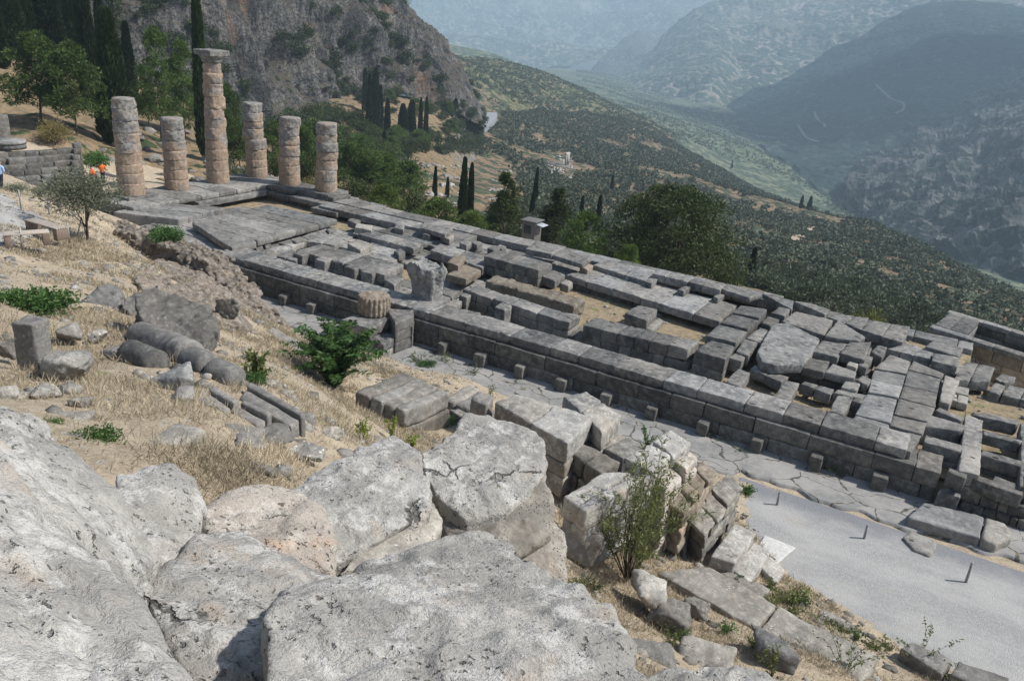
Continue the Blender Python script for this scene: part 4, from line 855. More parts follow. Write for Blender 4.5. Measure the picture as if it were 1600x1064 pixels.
boulder('big squared pale block resting on rough stones, orange under its near corner', [(655, 702, 8.8), (728, 652, 9.7), (800, 660, 9.8), (852, 683, 9.4), (857, 730, 8.9), (842, 752, 8.6), (782, 803, 8.15), (728, 812, 8.0), (678, 772, 8.2), (660, 738, 8.5)], .55, amp=.07, scl=1.7, push=.1)
boulder('rough stone course under the big squared block', [(690, 805, 8.3), (762, 812, 8.2), (850, 750, 8.75), (864, 792, 8.6), (858, 835, 8.3), (800, 868, 8.0), (700, 850, 8.0)], .8, 'rough', amp=.06, scl=2.2, vox=.03, name='wall_stone')
boulder('lower rough stone at the right foot of the stack under the squared block', [(800, 870, 8.15), (858, 810, 8.6), (882, 832, 8.5), (887, 910, 8.25), (860, 935, 8.1), (810, 900, 8.0)], 1.6, 'rough', amp=.06, scl=2.2, vox=.03, name='wall_stone')
boulder('rugged pale stone top at the bottom edge, right of the largest boulder', [(990, 1075, 5.8), (1040, 1045, 6.0), (1100, 1040, 6.1), (1150, 1045, 6.1), (1190, 1052, 6.1), (1230, 1075, 6.0), (1200, 1110, 5.7), (1000, 1110, 5.6)], .9, amp=.1)
# ------------------------------------------------------------------ stones of the middle ground
def gq(name, label, pts, up, h, mat='rough', cat='stone block', group=None, z=None, parent=None, **k):
    c = np.mean(pts, 0); zz = (gp(*c)[2]+up) if z is None else z
    T = np.array([un(*q, zz) for q in pts]); V, F = block(T, h, **k)
    return tag(mesh_obj(name, V, F, M[mat], parent), label, cat, group) if parent is None else mesh_obj(name, V, F, M[mat], parent)
def gstone(label, px, py, wpx, hpx, mat='rough', dep=.8, name='stone', cat='stone', group=None, amp=.15, sink=.12, blocky=.75, vox=None):
    """an irregular stone standing on the ground, its foot seen at (px, py)"""
    g = gp(px, py); d = np.linalg.norm(g-C0); w = wpx*d/FPX; h = hpx*d/FPX*1.05; dd = w*dep
    v = g-C0; v[2] = 0; v /= np.linalg.norm(v); r = np.array([v[1], -v[0], 0]); pts = []
    for _ in range(15):
        u = rng.uniform(-1, 1, 3); m = np.abs(u).max() if rng.random() < blocky else np.linalg.norm(u); u = u/m
        pts.append(g+r*u[0]*w/2+v*(u[1]*dd/2+dd*.4)+np.array([0, 0, h*(.5-sink/2+u[2]*(.5+sink/2))]))
    o = rocky(name, hull(pts), vox or max(.02, w/22), amp*w*.5, 1.8/max(w, .2), M[mat], smooth_it=1, ridge=.6, fine=.4); return tag(o, label, cat, group)
def gprism(label, px, py, wpx, hpx, dpx, yaw, mat, name='stone_block', cat='stone block', tilt=0):
    g = gp(px, py); d = np.linalg.norm(g-C0); w, h, dd = (t*d/FPX for t in (wpx, hpx, dpx)); c, s = math.cos(yaw), math.sin(yaw)
    T = np.array([(g[0]+c*x-s*y, g[1]+s*x+c*y, g[2]+h+tilt*x) for x, y in ((-w/2, -dd/2), (w/2, -dd/2), (w/2, dd/2), (-w/2, dd/2))])
    V, F = block(T, h+.15, r=.03, step=.07, amp=.03, chip=.05); return tag(mesh_obj(name, V, F, M[mat]), label, cat)
gprism('tall upright rough grey block standing in the dry grass at the left', 58, 578, 32, 72, 30, .35, 'dark')
gstone('big stone the small carved fragment leans on, by the upright block', 112, 606, 66, 40, 'rough')
gstone('dark stone under the small carved fragment', 84, 595, 34, 26, 'dark')
gprism('small carved fragment resting on two stones near the upright block', 99, 592, 26, 38, 22, .5, 'rough', 'carved_fragment', 'stone')
gstone('large rough dark boulder beside the fallen half columns', 270, 618, 60, 34, 'dark', amp=.08, blocky=.9)
def gb(label, ft, pts, mat, lean=.8, thick=1.0, name='boulder', amp=.14, back=.5):
    d0 = np.linalg.norm(gp(*ft)-C0); P = [(x, y, d0*(1+lean*max(0, ft[1]-y)/FPX)) for x, y in pts]; return boulder(label, P, thick, mat, vox=.045, amp=amp, scl=1.5, name=name, push=back, fine=.4)
gb('big grey rock face below the rubble mound', (290, 548), [(208, 462), (226, 448), (262, 455), (300, 466), (334, 478), (341, 508), (326, 544), (300, 548), (262, 524), (220, 503)], 'dark', 1.2)
gb('slanted grey rock at the left end of the rubble mound', (165, 488), [(118, 478), (140, 455), (168, 440), (184, 443), (192, 470), (186, 486), (150, 490)], 'dark', 1.4)
gb('rounded grey rock between the slanted rock and the big rock face', (210, 500), [(190, 480), (196, 464), (215, 458), (236, 463), (238, 490), (215, 502)], 'dark', 1.2)
gstone('grey rock at the right end of the rubble mound, over the hollow', 356, 505, 34, 36, 'rough', .8, 'boulder', 'boulder')
for lab, px, py, w, h, mt in [('flat stone left of the upright block at the picture edge', 12, 560, 26, 26, 'rough'), ('small pale stone between upright block and half columns, left of two', 112, 535, 34, 20, 'rough'), ('small pale stone between upright block and half columns, right of two', 153, 535, 26, 14, 'rough'),
      ('low stone at the foot of the left half column', 174, 562, 30, 18, 'dark'), ('broad low stone left of the flat slabs in the dry grass', 70, 628, 44, 14, 'rough'), ('low grey stone beyond the green patch', 128, 640, 30, 14, 'rough'), ('grey stone at the left edge above the boulder ridge', 10, 628, 30, 18, 'rough'),
      ('flat dark stone before the grooved slabs', 286, 632, 38, 15, 'dark'), ('stone at the near side of the grey rock by the wall gap', 395, 708, 46, 18, 'dark'), ('low pale stone by the yellow grass', 412, 748, 40, 16, 'rough'), ('stone in front of the low wall left of the tall green stems', 516, 690, 44, 22, 'rough'), ('grey stone right of the yellow grass', 478, 728, 56, 22, 'rough'),
      ('long grey stone in the grass by the slabs', 430, 698, 70, 20, 'dark')]:
    gstone(lab, px, py, w, h, mt)
# fallen half columns
def drum(label, a, b, rpx):
    A_ = gp(*a); B_ = gp(*b); d = np.linalg.norm((A_+B_)/2-C0); R = rpx*d/FPX; ax = B_-A_; L = np.linalg.norm(ax); ax /= L; sd = np.cross(ax, [0, 0, 1]); sd /= np.linalg.norm(sd); up = np.cross(sd, ax); c0 = A_+up*R*.45
    nr, nl = 40, max(8, int(L/.05)); V = []
    for j in range(nl+1):
        t = j/nl; rr = R*(1-.22*max(0, 1-min(t, 1-t)*L/.12)**2)
        for i in range(nr):
            th = 2*math.pi*i/nr; V.append(c0+ax*L*t+(sd*math.cos(th)+up*math.sin(th))*rr)
    F = [(j*nr+i, j*nr+(i+1) % nr, (j+1)*nr+(i+1) % nr, (j+1)*nr+i) for j in range(nl) for i in range(nr)]+[tuple(range(nr))[::-1], tuple(range(nl*nr, nl*nr+nr))]
    V = np.array(V); V += .03*np.stack([fbm(V+k*7, 3, 4, k) for k in range(3)], 1)+.012*np.stack([fbm(V+k*7, 14, 2, k) for k in range(3)], 1)
    return tag(mesh_obj('column_fragment', V, F, M['dark']), label, 'column fragment', 'fallen round column pieces in the dry grass')
drum('farthest of the fallen round column pieces, short one touching the big rock', (218, 533), (258, 550), 21); drum('thick round column piece second in the back row, behind the gap', (246, 545), (300, 568), 23)
drum('round column piece third in the back row, short with a clean joint', (296, 570), (330, 586), 21); drum('round column piece nearest the green weeds, with a broken end', (332, 587), (371, 604), 21)
drum('single round column piece lying in front of the back row, on the left', (202, 560), (250, 580), 20)
# grooved slabs
def grooved(label, pts, up, h):
    c = np.mean(pts, 0); zz = gp(*c)[2]+up; T = np.array([un(*q, zz) for q in pts]); e = empty('grooved_slab', T.mean(0)-[0, 0, h], label, 'stone slab', 'grooved slabs in the dry grass')
    m1 = T[0]+(T[3]-T[0])*.62; m2 = T[1]+(T[2]-T[1])*.62
    V, F = block([T[0], T[1], m2, m1], h, step=.08, amp=.015); mesh_obj('bed', V, F, M['dark'], e)
    u = np.array([0, 0, .06]); V, F = block([m1+(T[3]-m1)*.12+u, m2+(T[2]-m2)*.12+u, T[2]+u, T[3]+u], h+.06, step=.08, amp=.015); mesh_obj('rim', V, F, M['dark'], e)
grooved('long grooved grey slab, the right one of three, pointing to the stone end block', [(372, 622), (455, 665), (478, 650), (392, 600)], .30, .4)
grooved('short grooved grey slab, the left one of three, at the dry grass', [(305, 625), (345, 645), (374, 630), (335, 607)], .26, .4)
grooved('small grooved slab in front of the long one, nearest to the camera', [(360, 643), (402, 665), (425, 650), (382, 630)], .16, .4)
gq('stone_block', 'small squared end stone beyond the long grooved slab', [(466, 655), (482, 661), (494, 645), (478, 638)], .15, .35, 'dark')
gq('stone_slab', 'broad flat grey slab with a crack lying among dry grass, left of the yellow tuft', [(180, 722), (255, 715), (322, 668), (268, 662)], .12, .3, 'rough', 'stone slab', r=.05, amp=.05, chip=.15)
gq('stone_slab', 'flat grey slab joined behind the cracked broad slab', [(318, 690), (375, 700), (415, 668), (345, 655)], .08, .3, 'rough', 'stone slab', r=.05, amp=.05, chip=.15)
gq('stone_slab', 'low flat rock in the green patch on the left', [(55, 705), (130, 700), (150, 670), (70, 672)], .06, .3, 'rough', 'stone slab', r=.05, amp=.05, chip=.15)
gq('stone_slab', 'flat grey outcrop above the green patch on the left', [(40, 660), (125, 658), (150, 640), (60, 640)], .05, .3, 'rough', 'stone slab', r=.05, amp=.05, chip=.15)
gq('stone_slab', 'pale flat slab by the wall gap leading down to the pavement', [(405, 530), (470, 560), (490, 545), (425, 510)], .1, .5, 'rough', 'stone slab', r=.05, amp=.06, chip=.2)
# ------------------------------------------------------------------ rubble wall and mound
def pebble(c, s, sq=.8):
    pts = []
    for _ in range(10):
        u = rng.normal(0, 1, 3); u /= np.linalg.norm(u); pts.append(c+u*s*np.array([1, 1, sq])*rng.uniform(.8, 1.1))
    return hull(pts)
bms = []
core = [(10.5, 1.5), (15, 1.5), (19.6, 1.35), (21.8, -.3), (24.3, -1.7)]
for (xa, za), (xb, zb) in zip(core[:-1], core[1:]):
    bms.append(hull([(x, y, z) for x, zt in ((xa, za), (xb, zb)) for y in (-22.3, -20.9) for z in (zt-.15, -2.6)]))
for i in range(900):
    x = rng.uniform(10.4, 24.2); zt = np.interp(x, [c[0] for c in core], [c[1] for c in core])
    if rng.random() < .35: y = rng.uniform(-22.3, -20.8); z = zt-.12
    else: y = -22.35+rng.uniform(-.05, .1); z = zt-(zt+2.3)*rng.random()
    bms.append(pebble(np.array([x, y, z]), rng.uniform(.13, .36)))
tag(rocky('rubble_wall', bms, .055, .09, 2.2, M['brown'], smooth_it=1), 'crumbling brown rubble wall running down beside the temple to the pavement', 'ruined wall')
mp = [(205, 425), (250, 405), (300, 415), (345, 432), (390, 470), (418, 500), (385, 520), (340, 500), (280, 475), (225, 460)]
MPt = [gp(*q) for q in mp]; cen = np.mean(MPt, 0); bms = [hull([p+[0, 0, .1] for p in MPt]+[p-[0, 0, 1.5] for p in MPt]+[cen+[0, 0, .5]])]
for i in range(560):
    a_ = rng.integers(len(MPt)); b_ = (a_+1) % len(MPt); t = rng.random(); q = (MPt[a_]*(1-t)+MPt[b_]*t); s = math.sqrt(rng.random()); p = cen+(q-cen)*s; p = p+[0, 0, .5*(1-s)+.05]
    bms.append(pebble(p, rng.uniform(.09, .34)))
tag(rocky('rubble_mound', bms, .05, .05, 2.4, M['brown'], smooth_it=1), 'low mound of brown rubble and dry earth above the hollow beside the rubble wall', 'rubble mound')
# ------------------------------------------------------------------ ruined bay in the middle
EX = empty('ruined_bay', (44, -27, -1), 'roofless ruined bay of big rough blocks with a sunken floor, between boulders and paved street', 'ruin')
def ex(name, pts, z, hs, mat='rough', n=1, **k):
    a = Acc(); T = np.array([un(*q, z) for q in pts]); zz = 0
    for hh in (hs if isinstance(hs, list) else [hs]):
        for S in split_quad(T-[0, 0, zz], n, .03): a.add(*block(jit(S, .03, .02), hh-.01, r=.06, step=.11, amp=.06, chip=.16))
        zz += hh
    return a.build(name, M[mat], EX)
ex('left_pier', [(552, 612), (596, 628), (668, 598), (630, 580)], 1.6, [.75, .7, .8, .6], 'rough', 2)
ex('left_pier', [(597, 630), (634, 642), (704, 614), (670, 599)], 1.52, [.7, .7, .8, .6], 'rough', 2)
ex('low_wall', [(690, 622), (735, 640), (770, 618), (735, 600)], .5, [.7, .8], 'rough', 2)
ex('low_wall', [(920, 690), (975, 716), (1010, 695), (960, 672)], .6, [.7, .8], 'rough', 2)
ex('upright_stone', [(736, 622), (762, 632), (772, 620), (748, 610)], 1.5, .95, 'dark')
ex('rear_wall', [(773, 628), (888, 692), (928, 652), (808, 614)], 1.55, [.9, .6, .8], 'rough', 2)
ex('rear_wall', [(880, 618), (942, 676), (972, 648), (915, 611)], 1.4, [.8, .7, .7], 'rough', 2)
ex('low_wall', [(883, 702), (938, 738), (970, 722), (908, 690)], .75, [.8, .8], 'rough', 2)
ex('low_wall', [(700, 640), (780, 690), (880, 712), (770, 640)], .3, [.8, .6], 'rough', 3)
ex('corner_block', [(972, 715), (1018, 738), (1050, 711), (1014, 693)], 2.1, [.8, .9, .9, .8], 'boulder')
ex('corner_block', [(1020, 690), (1052, 712), (1083, 690), (1048, 671)], 1.9, [1.0, .9, .9, .9], 'boulder')
ex('side_wall', [(880, 775), (918, 798), (1018, 740), (945, 737)], 2.3, [.7, .8, .8], 'boulder', 2)
for pts, z, hs, mt in [([(1015, 742), (1043, 768), (1093, 706), (1075, 692)], 1.6, [.6, .5, .6, .5, .6, .5, .6], 'boulder_pink'), ([(1048, 778), (1070, 795), (1120, 730), (1100, 708)], .9, [.45, .5, .5, .45, .5, .5, .5], 'poros'), ([(1078, 800), (1104, 826), (1160, 752), (1138, 730)], .1, [.4, .45, .4, .5, .5, .4], 'rough')]:
    a = Acc(); T = np.array([un(*q, z) for q in pts]); zz = 0
    for ci, hh in enumerate(hs):
        for S in split_quad(T[[0, 3, 2, 1]]-[0, 0, zz], 4, .04):
            S = jit(S, .07, .02); dz = rng.uniform(-.3, .06) if ci == 0 else 0; a.add(*block(S+[0, 0, dz], max(.15, hh-.02+dz), r=.06, step=.1, amp=.07, chip=.2))
        zz += hh
    a.build('front_wall', M[mt], EX)
for lab, pts, z, h in [('upper of three stepped blocks at the corner of the gravel path', [(1110, 868), (1148, 880), (1180, 832), (1148, 815)], -.85, 1.3), ('middle stepped block at the corner of the gravel path', [(1140, 888), (1172, 910), (1204, 862), (1180, 845)], -1.2, 1.0), ('lowest squared block at the corner of the gravel path, darkest front', [(1186, 882), (1210, 910), (1227, 890), (1204, 868)], -1.45, .8)]:
    T = np.array([un(*q, z) for q in pts]); V, F = block(T, h, r=.05, step=.1, amp=.04, chip=.14); tag(mesh_obj('stone_block', V, F, M['boulder']), lab, 'stone block', 'stepped blocks by the path')
# long slabs and stones of the lower slope
for lab, pts, z, h, mt in [('long dark grey kerb slab below the tall shrub, upper one', [(1025, 893), (1182, 982), (1215, 945), (1108, 882)], -.55, .8, 'rough'), ('long grey kerb slab running down along the path, lower one', [(1188, 984), (1345, 1068), (1375, 1024), (1216, 946)], -.65, .8, 'rough'),
      ('low stone ledge in the weeds at the path edge', [(1105, 900), (1190, 935), (1205, 920), (1140, 890)], -1.2, .5, 'rough'), ('thin kerb stone at the edge of the gravel, half buried', [(1276, 958), (1326, 985), (1338, 976), (1285, 948)], -1.6, .5, 'rough'),
      ('dark flat stone at the gravel edge near the lower right corner', [(1408, 1012), (1472, 1052), (1490, 1030), (1425, 1000)], -1.45, .7, 'dark'), ('last dark stone at the bottom edge beside the gravel', [(1485, 1052), (1560, 1085), (1580, 1060), (1500, 1030)], -1.45, .7, 'dark')]:
    T = np.array([un(*q, z) for q in pts]); V, F = block(T, h, r=.05, step=.12, amp=.05, chip=.14); tag(mesh_obj('stone_slab', V, F, M[mt]), lab, 'stone slab')
gstone('squared pale stone in dry grass right of the largest boulder', 995, 955, 74, 38, 'boulder', .8, blocky=.8); gstone('low pale stone below the squared stone in dry grass', 1040, 985, 60, 26, 'rough', .8)
gstone('flat grey stone between the dry tufts beside the kerb slab', 1082, 962, 40, 16, 'rough', .8); gq('stone_slab', 'broad dark grey slab right of the largest boulder', [(985, 1040), (1062, 1045), (1050, 1000), (972, 992)], .25, .5, 'dark', 'stone slab', r=.08, amp=.08, chip=.2, step=.08); gq('stone_slab', 'broad grey slab in the dry grass beside the dark slab', [(1058, 1030), (1140, 1055), (1152, 1012), (1066, 990)], .3, .5, 'rough', 'stone slab', r=.08, amp=.08, chip=.2, step=.08)
gstone('rough grey stone among the bottom weeds', 1200, 1042, 80, 34, 'dark', .8); gstone('pale stone half hidden left of the tall shrub', 905, 880, 60, 46, 'rough', .8, blocky=.8)
# pale patch on the gravel
m = NT('pale_plaster'); m.bsdf(m.mix(m.ramp(m.noise(6, 5), .35, .65), (.42, .42, .41), (.52, .515, .50)), .9); M['plaster'] = m.m
T = np.array([un(*q, -2.0) for q in [(1172, 872), (1215, 880), (1243, 855), (1195, 835)]]); V, F = block(T, .06, r=.01, step=.1, amp=.02, chip=.05); tag(mesh_obj('repair_patch', V, F, M['plaster']), 'pale rectangular repair patch on the gravel path beside the stepped blocks', 'patch')
# ------------------------------------------------------------------ bollards, benches, booth, treasury, steps, people
def flat(name, col, rough=.6, metal=0.):
    m = NT(name); n = m.noise(20, 4, .7); c = m.mix(m.ramp(n, .35, .65), tuple(x*.8 for x in col), tuple(min(1, x*1.15) for x in col)); b = m.bsdf(c, rough); b.inputs['Metallic'].default_value = metal; return m.m
M['steel'] = flat('steel_post', (.26, .265, .27), .5, .3); M['wood'] = flat('bench_wood', (.19, .145, .115), .7); M['plank'] = flat('bench_plank', (.40, .35, .30), .7)
def cyl(acc, a, b, r0, r1=None, n=12):
    a = np.asarray(a, float); b = np.asarray(b, float); r1 = r0 if r1 is None else r1; ax = b-a; L = np.linalg.norm(ax); ax = ax/L
    s = np.cross(ax, [0, 0, 1] if abs(ax[2]) < .9 else [1, 0, 0]); s /= np.linalg.norm(s); u = np.cross(ax, s); th = np.linspace(0, 2*np.pi, n, endpoint=False)
    c = np.cos(th)[:, None]*s+np.sin(th)[:, None]*u; V = np.r_[a+c*r0, b+c*r1, [a], [b]]
    F = [(i, (i+1) % n, n+(i+1) % n, n+i) for i in range(n)]+[((i+1) % n, i, 2*n, 2*n) for i in range(n)]+[(n+i, n+(i+1) % n, 2*n+1, 2*n+1) for i in range(n)]
    acc.append((V, F))
def tube_obj(name, segs, mat, parent=None):
    V = []; F = []; n = 0
    for v, f in segs:
        V.append(v); F += [tuple(dict.fromkeys(int(t)+n for t in q)) for q in f]; n += len(v)
    return mesh_obj(name, np.concatenate(V), F, mat, parent)
for (bx, by, tx, ty), lab in zip([(1214, 788, 1217, 770), (1350, 841, 1356, 823), (1509, 909, 1519, 884)], ['short steel post at the path edge nearest the ruined bay', 'short steel post at the path edge, middle of three', 'short steel post at the path edge nearest the camera']):
    b = un(bx, by, -2.06); d = np.linalg.norm(b-C0); h = math.hypot(tx-bx, ty-by)*d/FPX/.9; e = empty('path_post', b, lab, 'post', 'steel posts along the path'); s = []; cyl(s, b-[0, 0, .1], b+[0, 0, h], .045); tube_obj('shaft', s, M['steel'], e); s = []; cyl(s, b+[0, 0, h], b+[0, 0, h+.03], .05, .03); tube_obj('cap', s, M['steel'], e)
for (bx, by, ty), lab in zip([(33, 326, 303), (78, 342, 316), (36, 393, 363), (109, 381, 354)], ['thin steel post farthest left behind the benches', 'thin steel post between the far bench and the olive tree', 'thin steel post in front of the near bench', 'thin steel post right of the benches']):
    b = gp(bx, by); d = np.linalg.norm(b-C0); h = (by-ty)*d/FPX/.92; s = []; cyl(s, b-[0, 0, .1], b+[0, 0, h], .035); tag(tube_obj('rope_post', s, M['steel']), lab, 'post', 'thin posts by the benches')
def bench(label, a, b, dep):
    A_ = gp(*a); B_ = un(*b, A_[2]); ax = B_-A_; L = np.linalg.norm(ax); ax /= L; pr = np.array([-ax[1], ax[0], 0]); e = empty('park_bench', (A_+B_)/2, label, 'bench', 'benches on the gravel terrace')
    for k in range(5):
        o = pr*(k*dep/5); V, F = block([A_+o+[0, 0, .45], B_+o+[0, 0, .45], B_+o+pr*dep*.16+[0, 0, .45], A_+o+pr*dep*.16+[0, 0, .45]], .06, r=.01, step=.5, amp=0); mesh_obj('seat_slat', V, F, M['plank'], e)
    for t in (0., L-.25):
        p = A_+ax*t; V, F = block([p+[0, 0, .39], p+ax*.25+[0, 0, .39], p+ax*.25+pr*dep+[0, 0, .39], p+pr*dep+[0, 0, .39]], .45, r=.015, step=.4, amp=0); mesh_obj('leg', V, F, M['wood'], e)
bench('near wooden bench with planks, long side towards the camera', (8, 386), (80, 381), .5); bench('far wooden slatted bench, turned away behind the near one', (40, 360), (90, 375), .5)
# booth
kb = un(829, 377, -2.35); kb[2] = -2.45
KB = empty('guard_booth', kb, 'small grey guard booth with flat roof and raised awning before the conifers', 'booth')
def bx(name, x0, x1, y0, y1, z0, z1, mat, par, org): V, F = block(rect(org[0]+x0, org[0]+x1, org[1]+y0, org[1]+y1, org[2]+z1), z1-z0, r=.01, step=.6, amp=0, chip=0); return mesh_obj(name, V, F, mat, par)
M['booth'] = flat('booth_panel', (.13, .125, .12), .6); M['awning'] = flat('booth_awning', (.36, .39, .42), .5); M['glass'] = flat('dark_glass', (.03, .035, .04), .15)
bx('wall', -.6, .6, -.6, .6, 0, 1.85, M['booth'], KB, kb); bx('roof', -.75, .75, -.75, .75, 1.85, 1.94, M['booth'], KB, kb)
w_ = bx('window', -.45, .3, -.63, -.605, .8, 1.6, M['booth'], KB, kb); bx('pane', -.4, .25, -.645, -.633, .85, 1.55, M['glass'], w_, kb-np.array(w_.location)*0)
bpy.data.objects['pane'].location = (0, -.02, .05)
w_ = bx('window', .605, .63, -.45, .45, .8, 1.6, M['booth'], KB, kb)
V, F = block([kb+[.62, -.5, 1.72], kb+[1.25, -.5, 1.62], kb+[1.25, .5, 1.62], kb+[.62, .5, 1.72]], .04, r=.005, step=.5, amp=0, chip=0); mesh_obj('awning', V, F, M['awning'], KB)
# treasury
M['tan'] = stone('tan_ashlar', (.24, .20, .15), (.36, .31, .24), (.47, .43, .36), .4, .3, 0., .5)
z_ = -.95; tA = un(1457, 511, z_); tB = un(1487, 486, z_); ux = un(1600, 556, z_)-tA; ux /= np.linalg.norm(ux); uy = tB-tA; wd = np.linalg.norm(uy); uy = uy/wd; LN = 14.
TR = empty('stone_treasury', tA-[0, 0, 5.2], 'roofless tan stone treasury with grey wall tops and inner rooms at the right edge', 'ruined building')
def tq(x0, x1, y0, y1, z): return np.array([tA+ux*x+uy*y+[0, 0, z] for x, y in ((x0, y0), (x1, y0), (x1, y1), (x0, y1))])
def trw(name, x0, x1, y0, y1, zt, n, mat, rows, hh=.55):
    a = Acc()
    for r in range(rows):
        for S in split_quad(tq(x0, x1, y0, y1, zt-r*hh), n): a.add(*block(jit(S, .015, .01), hh-.008, r=.02, step=.3, amp=.015))
    return a.build(name, M[mat], TR)
trw('cornice', -.15, LN, -.15, .6, 0, 7, 'lime', 1, .3); trw('cornice', -.15, LN, wd-.55, wd+.15, 0, 7, 'lime', 1, .3); trw('roof_slab', .0, 1.9, .62, wd-.57, .02, 2, 'lime', 1, .3)
trw('frieze', 0, LN, 0, .55, -.3, 8, 'tan', 1, .75); trw('front_wall', .03, LN, .03, .5, -1.05, 9, 'tan', 8); trw('end_wall', .05, .55, .52, wd-.5, -.3, 2, 'tan', 9); trw('rear_wall', .05, LN, wd-.5, wd-.03, -.3, 8, 'limew', 9)
trw('inner_wall', 5.2, 5.8, .56, wd-.56, -.25, 3, 'lime', 8); trw('inner_wall', 1.4, 1.9, .56, wd-.56, -.31, 2, 'slab', 8); trw('floor', .6, LN, .56, wd-.56, -3.2, 4, 'limew', 1)
# steps at the left
sA = un(-60, 303, .2); sB = un(112, 287, .2); sx = sB-sA; LS = np.linalg.norm(sx); sx /= LS; sy = np.array([-sx[1], sx[0], 0])
ST = empty('stepped_monument', (sA+sB)/2, 'stepped grey stone monument of squared blocks on the left terrace', 'steps')
for k in range(6):
    a = Acc()
    for S in split_quad(np.array([sA+sy*k*.5+[0, 0, .35+.36*k], sB+sx*.33*k+sy*k*.5+[0, 0, .35+.36*k], sB+sx*.33*k+sy*(k*.5+.75)+[0, 0, .35+.36*k], sA+sy*(k*.5+.75)+[0, 0, .35+.36*k]]), 7):
        a.add(*block(jit(S+(sy*-.25 if rng.random() < .35 else 0), .04, .04), .75, step=.25))
    a.build('step', M['limew'], ST)
a = Acc(); [a.add(*block(jit([sB+sx*(.05+.33*k)+sy*(k*.55)+[0, 0, .7+.36*k], sB+sx*(.6+.33*k)+sy*(k*.55)+[0, 0, .7+.36*k], sB+sx*(.6+.33*k)+sy*(k*.55+.54)+[0, 0, .7+.36*k], sB+sx*(.05+.33*k)+sy*(k*.55+.54)+[0, 0, .7+.36*k]], .03, .02), .7+.36*k, step=.3)) for k in range(6)]; a.build('end_wall', M['limew'], ST)
c = sA+sx*LS*.66+sy*4.2; s = []; cyl(s, c+[0, 0, 2.2], c+[0, 0, 2.6], 1.2, n=32); cyl(s, c+[0, 0, 2.6], c+[0, 0, 2.8], 1.25, 1.2, n=32); tag(tube_obj('round_pedestal', s, M['lime']), 'low round grey pedestal standing on top of the stepped monument', 'pedestal')
for i, (t, lab) in enumerate([(.34, 'big squared block at the left edge behind the stepped monument'), (.8, 'small squared block behind the round pedestal')]):
    c = sA+sx*LS*t+sy*(6.2+i*2); V, F = block(rect(c[0]-.6+.2*i, c[0]+.6-.2*i, c[1]-.5, c[1]+.5, 4.0+.3*i), 2., step=.3); tag(mesh_obj('stone_block', V, F, M['limew']), lab, 'stone block')
# visitors
def person(label, base, h, yaw, shirt, legs, bend=0.):
    c, s = math.cos(yaw), math.sin(yaw); k = h/1.75
    def W(x, y, z): return np.array(base)+k*np.array([c*x-s*y, s*x+c*y, z])
    def limb(a, b, r0, r1):
        a = W(*a); b = W(*b); pts = []
        for p, r in ((a, r0), (b, r1)):
            for u in ((1, 0, 0), (-1, 0, 0), (0, 1, 0), (0, -1, 0), (0, 0, 1), (0, 0, -1), (.6, .6, .5), (-.6, .6, .5), (.6, -.6, -.5), (-.6, -.6, -.5)): pts.append(p+np.array(u)*r*k)
        return hull(pts)
    f = bend
    body = [limb((-.09, 0, .9), (-.1, .02, .48), .095, .065), limb((-.1, .02, .48), (-.1, -.02, .06), .065, .045), limb((.09, 0, .9), (.1, -.05, .48), .095, .065), limb((.1, -.05, .48), (.1, -.1, .06), .065, .045), limb((-.1, -.05, .04), (-.1, .12, .03), .045, .04), limb((.1, -.12, .04), (.1, .05, .03), .045, .04),
            limb((0, f*.1, 1.0), (0, f*.3, 1.35), .15, .17), limb((-.17, f*.3, 1.4), (.17, f*.3, 1.4), .07, .07), limb((-.2, f*.3, 1.4), (-.25, .02+f*.3, 1.12), .055, .042), limb((-.25, .02+f*.3, 1.12), (-.2, .15+f*.3, .92), .042, .032), limb((.2, f*.3, 1.4), (.25, .02+f*.3, 1.12), .055, .042), limb((.25, .02+f*.3, 1.12), (.2, .15+f*.3, .92), .042, .032), limb((0, f*.3, 1.42), (0, .02+f*.33, 1.55), .055, .055), limb((0, .02+f*.35, 1.6), (0, .02+f*.35, 1.69), .085, .085)]
    o = tag(rocky('person', body, .022*k, .0, 1., flat('skin', (.45, .28, .2)), smooth_it=3), label, 'person')
    o.location = o.location
    org = np.array(o.location)
    sh = rocky('shirt', [limb((0, f*.1, .98), (0, f*.3, 1.36), .175, .195), limb((-.17, f*.3, 1.4), (.17, f*.3, 1.4), .085, .085), limb((-.2, f*.3, 1.4), (-.25, .02+f*.3, 1.15), .075, .062), limb((.2, f*.3, 1.4), (.25, .02+f*.3, 1.15), .075, .062)], .022, 0, 1, shirt, o, smooth_it=3)
    tr = rocky('trousers', [limb((-.09, 0, .95), (-.1, .02, .48), .115, .08), limb((-.1, .02, .48), (-.1, -.02, .1), .08, .062), limb((.09, 0, .95), (.1, -.05, .48), .115, .08), limb((.1, -.05, .48), (.1, -.1, .1), .08, .062), limb((-.06, 0, .98), (.06, 0, .98), .12, .12)], .022, 0, 1, legs, o, smooth_it=3)
    rocky('hair', [limb((0, -.01+f*.35, 1.66), (0, -.0+f*.35, 1.72), .092, .085)], .022, 0, 1, flat('hair', (.05, .035, .025)), o, smooth_it=2)
M['orange'] = flat('orange_cloth', (.75, .16, .03)); M['navy'] = flat('dark_cloth', (.03, .035, .05)); M['sky'] = flat('pale_blue_cloth', (.35, .5, .7))
